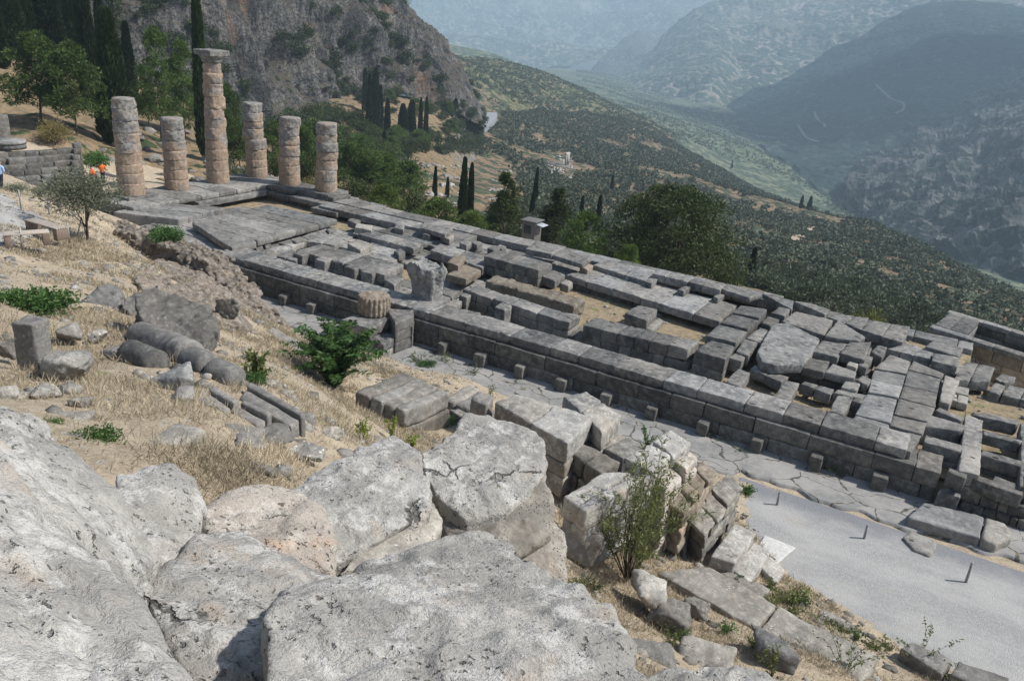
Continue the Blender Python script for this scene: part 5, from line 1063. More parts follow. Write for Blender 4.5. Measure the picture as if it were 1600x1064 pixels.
for lab, q, h, yaw, sh, lg, bd in [('standing person in an orange top and dark trousers behind the olive tree', (162, 287), 1.72, .6, 'orange', 'navy', .1), ('person in orange bending forward left of the standing one', (151, 290), 1.5, 2.2, 'orange', 'navy', .9), ('person in a pale blue shirt at the left edge of the terrace', (4, 296), 1.7, .2, 'sky', 'navy', .2)]:
    g = gp(*q); person(lab, g, h, yaw, M[sh], M[lg], bd)
# ------------------------------------------------------------------ vegetation
def mat_leaf(name, c1, c2, trans=.25, nsc=.5, rough=.6):
    m = NT(name); g = m.n('NewGeometry'); r = g.outputs['Random Per Island']
    col = m.mix(r, c1, c2); col = m.mix(m.ramp(m.noise(nsc, 3, .6), .35, .65, 0, .5), col, tuple(x*.55 for x in c1))
    rv = m.n('VectorMath', operation='SCALE'); m.L(col, rv.inputs[0]); m.L(m.ramp(m.rand(), 0, 1, .78, 1.22), rv.inputs['Scale'])
    b = m.n('BsdfPrincipled'); m.L(rv.outputs[0], b.inputs['Base Color']); b.inputs['Roughness'].default_value = rough; b.inputs['Specular IOR Level'].default_value = .2
    t = m.n('BsdfTranslucent'); m.L(rv.outputs[0], t.inputs[0]); x = m.n('MixShader'); x.inputs[0].default_value = trans
    m.L(b.outputs[0], x.inputs[1]); m.L(t.outputs[0], x.inputs[2]); m.L(x.outputs[0], m.out.inputs[0]); return m.m
M['grove'] = mat_leaf('grove_leaf', (.052, .07, .045), (.145, .165, .115), .25, .07); M['cyp'] = mat_leaf('cypress_leaf', (.022, .038, .016), (.045, .07, .026)); M['pine'] = mat_leaf('pine_needles', (.05, .095, .024), (.13, .19, .048)); M['pineb'] = mat_leaf('bright_pine_needles', (.07, .12, .025), (.16, .22, .05))
M['dkpine'] = mat_leaf('dark_conifer_leaf', (.04, .065, .022), (.10, .125, .04)); M['olive'] = mat_leaf('olive_leaf', (.055, .075, .042), (.13, .15, .095)); M['scrub'] = mat_leaf('scrub_leaf', (.035, .055, .022), (.085, .11, .05))
M['grey'] = mat_leaf('grey_olive_leaf', (.13, .15, .095), (.29, .31, .22)); M['ygreen'] = mat_leaf('yellow_green_leaf', (.13, .15, .025), (.24, .24, .05)); M['brownb'] = mat_leaf('dry_bush_leaf', (.13, .12, .04), (.26, .21, .09))
M['fresh'] = mat_leaf('fresh_leaf', (.045, .11, .026), (.115, .21, .06), .35, 1.5); M['oleander'] = mat_leaf('willow_leaf', (.10, .135, .04), (.25, .27, .11), .4, 2); M['lime_leaf'] = mat_leaf('lime_leaf', (.18, .26, .03), (.34, .40, .07), .35, 3)
M['straw'] = mat_leaf('straw', (.40, .33, .225), (.64, .555, .41), .2, 1.2); M['redweed'] = mat_leaf('red_weed', (.28, .13, .09), (.5, .3, .2), .2, 3)
m = NT('bark'); m.bsdf(m.mix(m.ramp(m.noise(6, 5), .35, .65), (.05, .038, .03), (.15, .12, .095)), .9); M['bark'] = m.m
def cards(P, D, L, Wd, R=None):
    """rhombic leaves at P pointing along D"""
    R = R or rng; n = len(P); D = D/(np.linalg.norm(D, axis=1, keepdims=True)+1e-9); q = R.normal(0, 1, (n, 3)); S = np.cross(D, q); S /= np.linalg.norm(S, axis=1, keepdims=True)+1e-9
    L = np.broadcast_to(L, (n,))[:, None]; Wd = np.broadcast_to(Wd, (n,))[:, None]
    V = np.stack([P, P+D*L*.5+S*Wd*.5, P+D*L, P+D*L*.5-S*Wd*.5], 1).reshape(-1, 3); return V, np.arange(4*n).reshape(n, 4)
def rdir(n, up=0.): d = rng.normal(0, 1, (n, 3)); d /= np.linalg.norm(d, axis=1, keepdims=True); d[:, 2] += up; return d
def me_from(V, F, mat, name):
    o = mesh_obj(name, V, F, mat, smooth=False, origin=np.zeros(3)); return o
class Proto:
    def __init__(s, crown, trunk, H, W): s.c = crown; s.t = trunk; s.H = H; s.W = W
def proto(name, crownVF, trunk_segs, mat, H, W):
    c = bpy.data.meshes.new(name+'_crown'); o = mesh_obj(name+'_crown', crownVF[0], crownVF[1], mat, smooth=False, origin=np.zeros(3)); cm = o.data; bpy.data.objects.remove(o)
    t = None
    if trunk_segs: o = tube_obj(name+'_trunk', trunk_segs, M['bark']); t = o.data; off = np.array(o.location); t.transform(Matrix.Translation(o.location)); bpy.data.objects.remove(o)
    bpy.data.meshes.remove(c); return Proto(cm, t, H, W)
def plant(pr, name, label, cat, group, loc, H, W, rz=None, parts=True):
    """a thing at loc: crown and trunk share the prototype's meshes"""
    rz = rng.uniform(0, 6.28) if rz is None else rz; sc = (W/pr.W, W/pr.W, H/pr.H)
    if not parts or pr.t is None:
        o = bpy.data.objects.new(name, pr.c); COL.objects.link(o); o.location = [float(x) for x in loc]; o.scale = sc; o.rotation_euler = (0, 0, rz); return tag(o, label, cat, group)
    e = empty(name, loc, label, cat, group); e.scale = sc; e.rotation_euler = (0, 0, rz)
    for nm, me in (('crown', pr.c), ('trunk', pr.t)):
        o = bpy.data.objects.new(nm, me); COL.objects.link(o); o.parent = e
    return e
def clusters(C, R, n, L, Wd, up=.2, flat_=.8, lay=None):
    """leaf clumps: n leaves round each centre, denser towards the rim"""
    V = []; k = np.repeat(np.arange(len(C)), n); d = rdir(len(k)); r = R[k]*rng.uniform(.35, 1, len(k))**.6
    P = C[k]+d*r[:, None]*[1, 1, flat_]; D = d*.7+rdir(len(k))*.8; D[:, 2] += up
    return cards(P, D, L*rng.uniform(.6, 1.3, len(k)), Wd)
def mk_cypress(s, H=14, W=2.4, n=5200, ragged=.12):
    t = rng.uniform(.02, 1, n)**.9; prof = np.minimum(1, (t/.12)**.6)*np.clip(1-t, 0, 1)**.55*1.12; th = rng.uniform(0, 6.283, n)
    P0 = np.stack([np.cos(th), np.sin(th), t*3], 1); rr = W/2*prof*(1+ragged*2.2*fbm(P0+s*9, 2.2, 3, s))*rng.uniform(.3, 1, n)**.35
    P = np.stack([np.cos(th)*rr, np.sin(th)*rr, t*H], 1); D = np.stack([np.cos(th)*.45, np.sin(th)*.45, np.ones(n)], 1)+rdir(n)*.35
    seg = []; cyl(seg, (0, 0, -.8), (0, 0, H*.9), .18, .03, 8); return proto('cypress', cards(P, D, .75, .26), seg, M['cyp'], H, W)
def mk_pine(s, H=10, W=8, nc=85, per=120, mat='pine', shape='pine', leaf=.5, lw=.10, trunk=.16):
    C = []; R = []; seg = []
    lean = rng.uniform(-.06, .06, 2)*H; tp = lambda z: np.array([lean[0]*(z/H)**1.5+.12*math.sin(z*.7+s), lean[1]*(z/H)**1.5+.1*math.cos(z*.9+s), z])
    zs = np.linspace(-.8, H*.93, 9)
    for a, b in zip(zs[:-1], zs[1:]): cyl(seg, tp(max(a, 0)) if a >= 0 else np.array([0, 0, a]), tp(b), trunk*(1-.85*max(a, 0)/H), trunk*(1-.85*b/H), 8)
    for i in range(nc):
        if shape == 'pine': t = rng.uniform(.28, 1); rad = W/2*(math.sin(min(1, (1.06-t)/.62)*math.pi/2)**.9)*rng.uniform(.35, 1)
        elif shape == 'cone': t = rng.uniform(.06, 1); rad = W/2*((1-t)**.8+.05)*rng.uniform(.45, 1.05)
        else: t = rng.uniform(.15, 1); rad = W/2*math.sqrt(max(0, 1-((t-.45)/.57)**2))*rng.uniform(.3, 1)
        th = rng.uniform(0, 6.283); c = tp(t*H)+np.array([rad*math.cos(th), rad*math.sin(th), 0]); C.append(c); R.append(rng.uniform(.6, 1.15)*W*(.125 if shape != 'cone' else .10)*(1.15-.5*t))
        if i % 2 == 0: cyl(seg, tp(max(.1, t-.12)*H), c, trunk*.3*(1.1-t), .012, 5)
    C = np.array(C); R = np.array(R); return proto(shape+'_tree', clusters(C, R, per, leaf, lw*rng.uniform(.8, 1.6, len(C)*per), .25, .7), seg, M[mat], H, W)
def mk_bush(s, H=1, W=1.2, nc=26, per=60, mat='scrub', leaf=.1, lw=.05, trunk=.03):
    C = []; R = []; seg = []
    for i in range(nc):
        d = rdir(1)[0]; d[2] = abs(d[2]); r = rng.uniform(.25, .9); c = np.array([d[0]*r*W*.42, d[1]*r*W*.42, H*(.25+.55*d[2]*r)]); C.append(c); R.append(rng.uniform(.12, .24)*W)
        if i < 8: cyl(seg, (0, 0, -.1*H), c, trunk, trunk*.3, 5)
    C = np.array(C); R = np.array(R); return proto('bush', clusters(C, R, per, leaf, lw, .3, .85), seg, M[mat], H, W)
PR = {'cyp': [mk_cypress(i, ragged=.10+.05*i) for i in range(3)], 'cypw': [mk_cypress(7, 14, 3.6, 8000, .1)], 'pine': [mk_pine(i) for i in range(3)], 'pinel': [mk_pine(i+10, 14, 8, 70, 105) for i in range(2)], 'pineb': [mk_pine(i+20, 8, 8, 90, 120, 'pineb') for i in range(2)],
      'cone': [mk_pine(i+30, 10, 6, 130, 70, 'dkpine', 'cone', .38, .1, .15) for i in range(2)], 'big': [mk_pine(41, 10, 13, 210, 110, 'dkpine', 'round', .40, .13, .3)], 'olive': [mk_bush(i+50, 4.5, 5.5, 24, 34, 'olive', .55, .22, .12) for i in range(4)],
      'scrub': [mk_bush(i+60, 2.5, 3.2, 16, 34, 'scrub', .34, .17, .06) for i in range(3)], 'grey': [mk_bush(70, 4, 5.5, 40, 70, 'grey', .3, .08, .1)], 'yg': [mk_bush(71, 4, 6, 50, 80, 'ygreen', .3, .12, .1)], 'brown': [mk_bush(72, 3.5, 4.5, 40, 80, 'brownb', .28, .07, .08)], 'green': [mk_bush(73, 1.1, 2, 34, 70, 'fresh', .13, .06, .03)], 'dkb': [mk_bush(74, 4, 5, 40, 70, 'dkpine', .3, .12, .1)]}
HP = {k: v.reshape(-1, 3) for k, v in HILLS.items()}; HPX = {}
def hp(px, py, name='hillside'):
    if name not in HPX: HPX[name] = pix(HP[name])
    q = HPX[name]; d2 = (q[:, 0]-px)**2+(q[:, 1]-py)**2; c = np.where(d2 < max(9, d2.min()*2))[0]; dd = np.linalg.norm(HP[name][c]-C0, axis=1); return HP[name][c[dd.argmin()]]
GRD = np.concatenate([HP[k][::3] for k in ('hillside', 'olive_slope')])
def groundz(x, y):
    z = -999
    if -25 < x < 81 and -63 < y < 44: z = float(gz([x], [y])[0])
    for k in ('hillside', 'olive_slope'):
        d = np.hypot(HP[k][:, 0]-x, HP[k][:, 1]-y); i = d.argmin()
        if d[i] < 6: z = max(z, HP[k][i, 2])
    return z
def stand(kind, px, top, w, d, label, name, cat, group=None):
    t = und(px, top, d); z = groundz(t[0], t[1]); z = t[2]-6 if z < -900 else z; H = max(1., t[2]-z); return plant(PR[kind][rng.integers(len(PR[kind]))], name, label, cat, group, (t[0], t[1], z-.1), H, w*d/FPX)
def foot(kind, px, py, top, w, hill_, label, name, cat, group=None, rz=None):
    g = hp(px, py, hill_) if hill_ else gp(px, py); d = np.linalg.norm(g-C0); return plant(PR[kind][rng.integers(len(PR[kind]))], name, label, cat, group, g-[0, 0, .15], (py-top)*d/FPX*1.02, w*d/FPX, rz)
G1 = 'cypresses on the slope behind the columns'
for px, py, top, w, lab in [(322, 250, 22, 19, 'tall dark cypress directly behind the tallest column'), (152, 174, 25, 15, 'slim cypress left of the broad dark cypress'), (167, 152, 18, 15, 'slim cypress just behind the broad dark cypress'), (206, 158, 58, 16, 'slim dark cypress right of the broad cypress'), (140, 168, 8, 18, 'cypress rising behind the right of two round pines'), (8, 106, 28, 14, 'short dark cypress at the left picture edge'),
      (30, 92, -12, 24, 'tall cypress at the left of the dark top-left stand'), (50, 96, -28, 22, 'second tall cypress of the top-left stand, cut by the picture top'), (64, 86, -22, 20, 'narrow cypress in the middle of the top-left stand'), (87, 118, -28, 32, 'widest cypress of the top-left stand'), (107, 112, -16, 28, 'cypress right of the widest one in the top-left stand'), (122, 122, 4, 22, 'lowest cypress at the right of the top-left stand')]:
    foot('cyp', px, py, top, w, 'hillside', lab, 'cypress_tree', 'cypress tree', G1)
foot('cypw', 186, 228, 58, 42, 'hillside', 'broad dark cypress standing behind the first column', 'cypress_tree', 'cypress tree', G1)
G2 = 'cypresses below the cliff'
for px, py, top, w, lab in [(570, 174, 113, 8, 'thin cypress alone left of the group below the cliff'), (577, 207, 126, 9, 'left edge cypress of the dense group below the cliff'), (586, 207, 117, 13, 'tallest cypress of the dense group below the cliff'), (594, 208, 140, 9, 'cypress in the middle right of the dense group below the cliff'), (604, 208, 158, 9, 'short cypress at the right end of the dense group below the cliff'), (631, 211, 166, 14, 'bushy short cypress, left of the pair'), (642, 212, 160, 13, 'bushy short cypress, right of the pair'),
      (655, 214, 158, 7, 'first of two thin cypresses right of the bushy pair'), (664, 215, 156, 7, 'second of two thin cypresses right of the bushy pair'), (740, 162, 139, 9, 'dark cypress clump at the rock corner above the road'), (748, 163, 143, 6, 'small cypress right of the clump above the road'), (600, 236, 205, 7, 'little cypress on the dry bank under the dense group')]:
    foot('cyp', px, py, top, w, 'hillside', lab, 'cypress_tree', 'cypress tree', G2)
G3 = 'cypresses beyond the temple'
for px, top, w, d, lab in [(681, 261, 7, 165, 'thin cypress before the ruined terraces, leftmost'), (700, 277, 6, 170, 'shortest thin cypress before the ruined terraces'), (727, 248, 13, 118, 'tall slim cypress, left of the close pair before the terraces'), (738, 257, 11, 122, 'tall slim cypress, right of the close pair before the terraces'), (840, 264, 8, 190, 'tall thin cypress behind the booth, the upper one'), (834, 300, 9, 150, 'thin cypress directly behind the booth, the lower one'),
      (803, 290, 9, 120, 'thin dark cypress beside the left conifer'), (911, 307, 7, 175, 'thin cypress left of the pair above the green pine'), (939, 306, 9, 165, 'slim cypress right above the green pine'), (1180, 389, 12, 115, 'slim cypress at the right of the big dark tree'), (958, 274, 5, 330, 'tiny far cypress in the olive slope above the pair')]:
    stand('cyp', px, top, w, d, lab, 'cypress_tree', 'cypress tree', G3)
for px, py, top, w, lab in [(1252, 324, 305, 5, 'left of two far cypresses on the valley edge'), (1262, 326, 306, 6, 'right of two far cypresses on the valley edge'), (1145, 262, 250, 3, 'far tiny cypress on the pale valley slope')]:
    foot('cyp', px, py, top, w, 'valley_slope' if px < 1200 else 'olive_slope', lab, 'cypress_tree', 'cypress tree', 'far cypresses')
G4 = 'pines behind the columns'
for k, px, py, top, w, lab in [('pine', 66, 192, 80, 84, 'round green pine on the left slope, nearer the picture edge'), ('pine', 120, 208, 94, 82, 'round green pine on the left slope, beside the broad cypress'), ('pinel', 255, 226, 76, 62, 'loose tall pine with a pale trunk left of the tallest column'), ('pinel', 292, 226, 92, 56, 'loose pine just left of the tallest column'), ('pinel', 236, 205, 118, 44, 'small loose pine between the first two columns'), ('pinel', 275, 218, 112, 50, 'pine in the middle of the loose grove behind the columns'), ('pinel', 308, 225, 135, 34, 'thin pine hugging the cypress behind the tallest column')]:
    foot(k, px, py, top, w, 'hillside', lab, 'pine_tree', 'pine tree', G4)
foot('brown', 86, 222, 182, 52, 'hillside', 'round yellowish brown bush under the pines on the left', 'dry_bush', 'bush')
for k, px, top, w, d, lab in [('pine', 356, 130, 40, 130, 'pine peeping out right of the tallest column'), ('pine', 372, 195, 50, 110, 'green pine between tallest and fourth columns'), ('pine', 425, 190, 56, 118, 'dark green pine between fourth and fifth columns'), ('dkb', 432, 232, 44, 100, 'dark bush low between fourth and fifth columns'), ('pine', 470, 196, 60, 118, 'pine between fifth and last columns'), ('dkb', 478, 235, 50, 98, 'dark bush low between fifth and last columns'), ('brown', 485, 268, 30, 92, 'yellowish bush beside the foot of the last column'),
      ('pine', 548, 222, 78, 112, 'large dark pine just right of the last column'), ('pine', 592, 236, 84, 110, 'dark pine, second right of the last column'), ('pine', 632, 252, 72, 112, 'dark pine, third right of the last column'), ('dkb', 560, 272, 70, 98, 'dark low tree behind the corner of the slab floor'), ('pineb', 603, 288, 62, 84, 'pale green young pine behind the south kerb'), ('dkb', 648, 285, 60, 98, 'dark bushy tree right of the pale young pine'), ('pineb', 690, 312, 86, 92, 'bright green pine spreading below the thin cypresses'), ('pineb', 742, 332, 72, 90, 'bright green pine below the close cypress pair'), ('dkb', 770, 322, 40, 105, 'dark tree left of the left conifer')]:
    stand(k, px, top, w, d, lab, 'pine_tree' if k.startswith('pine') else 'leafy_tree', 'pine tree' if k.startswith('pine') else 'tree', 'trees south of the temple')
for k, px, top, w, d, lab, nm in [('cone', 797, 272, 84, 92, 'dense pointed conifer left of the booth', 'conifer_tree'), ('cone', 876, 294, 84, 92, 'dense pointed conifer right of the booth', 'conifer_tree'), ('pine', 917, 333, 88, 82, 'round green pine right of the pointed conifer', 'pine_tree'), ('big', 1070, 302, 205, 84, 'huge spreading dark green tree behind the kerb of the temple', 'broad_tree'), ('pineb', 985, 385, 60, 78, 'small green pine at the left foot of the huge tree', 'pine_tree'), ('dkb', 1140, 400, 70, 82, 'dark lower tree at the right foot of the huge tree', 'leafy_tree'),
      ('grey', 1290, 452, 80, 68, 'grey green olive bush behind the broken slabs', 'olive_tree'), ('yg', 1362, 462, 76, 66, 'yellow green bush right of the grey olive', 'leafy_bush'), ('dkb', 1440, 508, 60, 66, 'green bush between the slabs and the roofless treasury', 'leafy_bush'), ('green', 1215, 448, 44, 74, 'low fresh green bush beyond the end of the kerb', 'leafy_bush')]:
    stand(k, px, top, w, d, lab, nm, nm.split('_')[1])
# scattered shrubs and the olive grove
def scatter(hill_, n, cond=None, seed=3):
    R_ = np.random.default_rng(seed); G = HILLS[hill_]; nv, nu = G.shape[:2]
    a = np.linalg.norm(np.cross(G[1:, :-1]-G[:-1, :-1], G[:-1, 1:]-G[:-1, :-1]), axis=2); N = gnorm(G)[:-1, :-1].reshape(-1, 3); c = np.cumsum(a.ravel()); i = np.searchsorted(c, R_.uniform(0, c[-1], n)); j, k = i//(nu-1), i % (nu-1); u = R_.random((n, 2))
    P = G[j, k]*(1-u[:, :1])*(1-u[:, 1:])+G[j, k+1]*u[:, :1]*(1-u[:, 1:])+G[j+1, k]*(1-u[:, :1])*u[:, 1:]+G[j+1, k+1]*u[:, :1]*u[:, 1:]
    return P, N[i], a.sum()
def inpoly(q, poly):
    x, y = q[:, 0], q[:, 1]; r = np.zeros(len(q), bool); n = len(poly)
    for a in range(n):
        (x1, y1), (x2, y2) = poly[a], poly[(a+1) % n]; c = ((y1 > y) != (y2 > y)) & (x < (x2-x1)*(y-y1)/((y2-y1) or 1e-9)+x1); r ^= c
    return r
P, N, A_ = scatter('cliff', 2600, seed=5); q = pix(P); d = np.linalg.norm(P-C0, axis=1)
ok = (N[:, 2] > .30) & (fbm(P, .02, 3, 3) > -.12) & (q[:, 1] > -10) & (q[:, 0] > 60) & (q[:, 0] < 760); P = P[ok]
for p_ in P[:300]:
    s = rng.uniform(.8, 3.0); plant(PR['scrub'][rng.integers(3)], 'cliff_shrub', 'small dark shrub growing on the rocky cliff', 'shrub', 'shrubs on the cliff', p_-[0, 0, .3], 2.5*s, 3.2*s, parts=False)
P, N, A_ = scatter('hillside', 3000, seed=6); q = pix(P)
ok = (q[:, 0] > 330) & (q[:, 0] < 770) & (q[:, 1] < 300) & (fbm(P, .025, 3, 8)+.5*sstep(640, 740, q[:, 0]) > -.05) & ~inpoly(q, [(640, 245), (770, 240), (830, 340), (640, 330)]); P = P[ok]
for p_ in P[:290]:
    s = rng.uniform(.8, 2.5); plant(PR['scrub' if rng.random() < .5 else 'olive'][rng.integers(3)], 'slope_shrub', 'dark green shrub on the dry slope below the cliff', 'shrub', 'shrubs on the dry slope', p_-[0, 0, .2], 2.5*s, 3.2*s, parts=False)
P, N, A_ = scatter('hillside', 900, seed=16); q = pix(P)
ok = (q[:, 0] > 440) & (q[:, 0] < 760) & (q[:, 1] < 285) & (fbm(P, .03, 3, 28) > .02) & ~inpoly(q, [(640, 245), (770, 240), (830, 340), (640, 330)]); P = P[ok]
for p_ in P[:75]:
    s = rng.uniform(.8, 1.5); plant(PR['dkb' if rng.random() < .6 else 'pine'][0], 'slope_tree', 'dark bushy tree on the dry slope between cliff and olive grove', 'tree', 'trees on the dry slope', p_-[0, 0, .3], 5.5*s, 6.5*s)
P, N, A_ = scatter('olive_slope', 30000, seed=7); q = pix(P); d = np.linalg.norm(P-C0, axis=1)
ok = (q[:, 0] > 560) & (q[:, 0] < 1640) & (q[:, 1] < 620) & (d > 105) & ~inpoly(q, [(640, 250), (790, 245), (830, 320), (760, 345), (640, 330)]) & ~inpoly(q, [(846, 236), (885, 240), (910, 262), (893, 290), (850, 262)]) & ~inpoly(q, [(740, 170), (790, 170), (775, 200), (735, 215)]) & (fbm(P, .018, 3, 12)+.5*fbm(P, .07, 2, 19) > -.32)
P = P[ok]; d = d[ok]; keep = []; cell = {}
for i in range(len(P)):                            # keep trees apart
    k_ = (int(P[i, 0]//4.6), int(P[i, 1]//4.6))
    if k_ in cell: continue
    cell[k_] = 1; keep.append(i)
P = P[keep]; d = d[keep]; o_ = np.argsort(d); P = P[o_]; d = d[o_]
for p_ in P[:280]:
    s = rng.uniform(.65, 1.25); plant(PR['olive'][rng.integers(4)], 'olive_tree', 'grey green olive tree on the slope below the temple', 'olive tree', 'olive trees on the slope', p_-[0, 0, .2], 4.5*s, 5.5*s*rng.uniform(.9, 1.2))
def grove(name, P, mat, nl, leaf, rad, seed=1):
    n = len(P); k = np.repeat(np.arange(n), nl); s = (.45+.95*rng.random(n)**1.2)[k]; dd = rdir(len(k)); dd[:, 2] = np.abs(dd[:, 2])*1.1-.15; r = s*rad*rng.uniform(.55, 1, len(k))*(1+.25*vn(P[k]*.9+dd*1.7, 3))
    Q = P[k]+dd*r[:, None]*[1, 1, .85]+[0, 0, rad*.35]; D = dd*.3+rdir(len(k)); V, F = cards(Q-D*leaf*.5, D, leaf*rng.uniform(.7, 1.3, len(k)), leaf*.75); o = mesh_obj(name, V, F, mat, smooth=False, origin=P.mean(0)); return tag(o, kind='stuff')
P2 = P[280:9500]; d2 = d[280:9500]
grove('olive_grove', P2[d2 < 420], M['grove'], 60, .95, 2.5); grove('far_olive_grove', P2[d2 >= 420], M['grove'], 26, 1.5, 2.7)
P, N, A_ = scatter('terraced_ridge', 5200, seed=9); ok = fbm(P, .006, 3, 5) > -.2; grove('ridge_scrub', P[ok], M['olive'], 12, 2.2, 2.8)
P, N, A_ = scatter('valley_slope', 12000, seed=10); q = pix(P); ok = (fbm(P, .004, 3, 5) > -.15) & (q[:, 1] < 480) & (q[:, 0] > 900); grove('valley_olives', P[ok], M['olive'], 8, 2.8, 3.2)
# ------------------------------------------------------------------ road, ruins on the far terraces
def ribbon(name, pts, hill_, w, mat, lift=.5):
    c = np.array([hp(*q, hill_) for q in pts]); c = catmull(c, 30); t = np.gradient(c, axis=0); s = np.stack([-t[:, 1], t[:, 0], 0*t[:, 0]], 1); s /= np.linalg.norm(s, axis=1, keepdims=True); c = c+[0, 0, lift]
    V = np.concatenate([c-s*w/2, c+s*w/2, c-s*w/2-[0, 0, 3], c+s*w/2-[0, 0, 3]]); n = 30; F = [(i, n+i, n+i+1, i+1) for i in range(n-1)]+[(2*n+i, i, i+1, 2*n+i+1) for i in range(n-1)]+[(n+i, 3*n+i, 3*n+i+1, n+i+1) for i in range(n-1)]
    return tag(mesh_obj(name, V, F, mat, smooth=False), kind='structure')
M['asphalt'] = flat('asphalt', (.24, .25, .27), .8); M['track'] = flat('far_track', (.2, .19, .17), .9); M['dirt'] = flat('dirt_track', (.36, .29, .21), .9)
ribbon('road', [(748, 203), (757, 196), (764, 188), (770, 180), (772, 174)], 'olive_slope', 8, M['asphalt'], 1.2)
ribbon('dirt_track', [(1246, 378), (1252, 366), (1262, 356), (1270, 350)], 'olive_slope', 5, M['dirt'], .7)
for tr in ([(1366, 135), (1378, 146), (1392, 156), (1409, 168), (1408, 174), (1395, 180)], [(1270, 178), (1274, 190), (1285, 196), (1287, 202)], [(1245, 198), (1252, 208), (1262, 218), (1276, 224)]): ribbon('mountain_track', tr, 'scrub_mountain', 6, M['track'], 7.)
ribbon('dirt_path', [(978, 205), (985, 200), (992, 192)], 'olive_slope', 7, M['dirt'], .7)
RB = []
for k in range(420):
    u = rng.random(); row = rng.integers(0, 5); px = 650+150*u; py = 256+row*15+12*u+rng.normal(0, 1.3)
    g = hp(px, py, 'hillside' if px < 765 else 'olive_slope'); RB.append(pebble(g+rng.normal(0, .4, 3)*[1, 1, .1], rng.uniform(.4, 1.1)))
tag(rocky('terrace_ruins', RB, .3, .1, 1., M['rough'], smooth_it=1), kind='stuff')
th = hp(872, 258, 'olive_slope'); TH = empty('round_temple_ruin', th, 'far pale round temple ruin with three standing columns among the olives', 'ruined temple')
s = []; cyl(s, th-[0, 0, 1.5], th+[0, 0, 1.0], 7.5, 7.2, 28); tube_obj('base', s, M['rough'], TH)
for a_ in (-.25, .05, .35):
    s = []; c = th+np.array([6.3*math.cos(a_), 6.3*math.sin(a_), 1.0]); cyl(s, c, c+[0, 0, 6.2], .5, .42, 14); tube_obj('column', s, M['boulder'], TH)
V, F = block([th+np.array([6.3*math.cos(a_)+o1, 6.3*math.sin(a_)+o2, 8.]) for a_, o1, o2 in ((-.4, -.5, 0), (-.4, .6, 0), (.5, .6, 0), (.5, -.5, 0))], .9, r=.05, step=1.); mesh_obj('entablature', V, F, M['boulder'], TH)
RB = [pebble(hp(rng.uniform(852, 895), rng.uniform(243, 286), 'olive_slope'), rng.uniform(.6, 1.6)) for _ in range(120)]; tag(rocky('sanctuary_ruins', RB, .35, .1, 1., M['boulder'], smooth_it=1), kind='stuff')
# loose rocks behind the columns
for i in range(46):
    px = rng.uniform(150, 420); py = rng.uniform(200, 282)
    g = hp(px, py, 'hillside'); s = rng.uniform(.4, 1.2); o = rocky('hillside_rock', hull([g+rdir(1)[0]*s*np.array([1.2, 1, .6]) for _ in range(12)]), .1, .1, 1.2, M['rough'], smooth_it=1); tag(o, 'grey rock lying on the dry slope behind the columns', 'rock', 'rocks on the dry slope')
# ------------------------------------------------------------------ plants near the camera
def sprig(name, label, base, H, spread, nst, leafL, leafW, mat, per=60, pinn=False, arch=.6, t0=.15, lean=(0, 0), stem=.012, cat='plant'):
    base = np.asarray(base, float); seg = []; P = []; D = []
    for k in range(nst):
        th = rng.uniform(0, 6.283); sp = spread*math.sqrt(rng.random()); hh = H*rng.uniform(.6, 1.05)*(1-.35*(sp/spread)); e = np.array([math.cos(th)*sp+lean[0]*hh, math.sin(th)*sp+lean[1]*hh, hh]); c = np.array([e[0]*(.35-.2*arch), e[1]*(.35-.2*arch), hh*(.75+.3*arch)])
        f = lambda t: base+2*t*(1-t)*c+t*t*e+np.array([math.cos(th+1), math.sin(th+1), 0])*.03*H*math.sin(t*6)
        for a, b in zip(np.linspace(0, 1, 8)[:-1], np.linspace(0, 1, 8)[1:]): cyl(seg, f(a), f(b), stem*(1.1-a), stem*(1.1-b), 5)
        ts = rng.uniform(t0, 1.02, per) if not pinn else np.repeat(np.linspace(t0, 1, per//2), 2)
        for j, t in enumerate(ts):
            p = f(t); tg = f(t+.02)-f(t-.02); tg /= np.linalg.norm(tg)+1e-9
            if pinn: s = np.cross(tg, [0, 0, 1]); s /= np.linalg.norm(s)+1e-9; dr = s*(1 if j % 2 else -1)+tg*.35+rng.normal(0, .18, 3)-[0, 0, .15]
            else: dr = tg*.5+rdir(1)[0]; p = p+rdir(1)[0]*.03*H*rng.random()
            P.append(p); D.append(dr)
    V, F = cards(np.array(P), np.array(D), leafL*rng.uniform(.6, 1.2, len(P)), leafW)
    e = empty(name, base, label, cat); tube_obj('stem', seg, M['bark'], e); mesh_obj('foliage', V, F, M[mat], e, smooth=False); return e
def scale_at(g): return np.linalg.norm(g-C0)/FPX
g = gp(522, 606); k = scale_at(g); sprig('leafy_shrub', 'bushy fresh green shrub with arching leafy branches before the buttress', g-[0, 0, .1], 122*k, 86*k, 84, .24, .10, 'fresh', 60, True, .7, .12, cat='shrub')
g = gp(980, 905); k = scale_at(g); sprig('tall_shrub', 'tall willowy shrub with narrow olive green leaves in front of the ruined wall', g-[0, 0, .1], 240*k, 100*k, 40, .18, .038, 'oleander', 105, False, .1, .28, (.05, .02), stem=.016, cat='shrub')
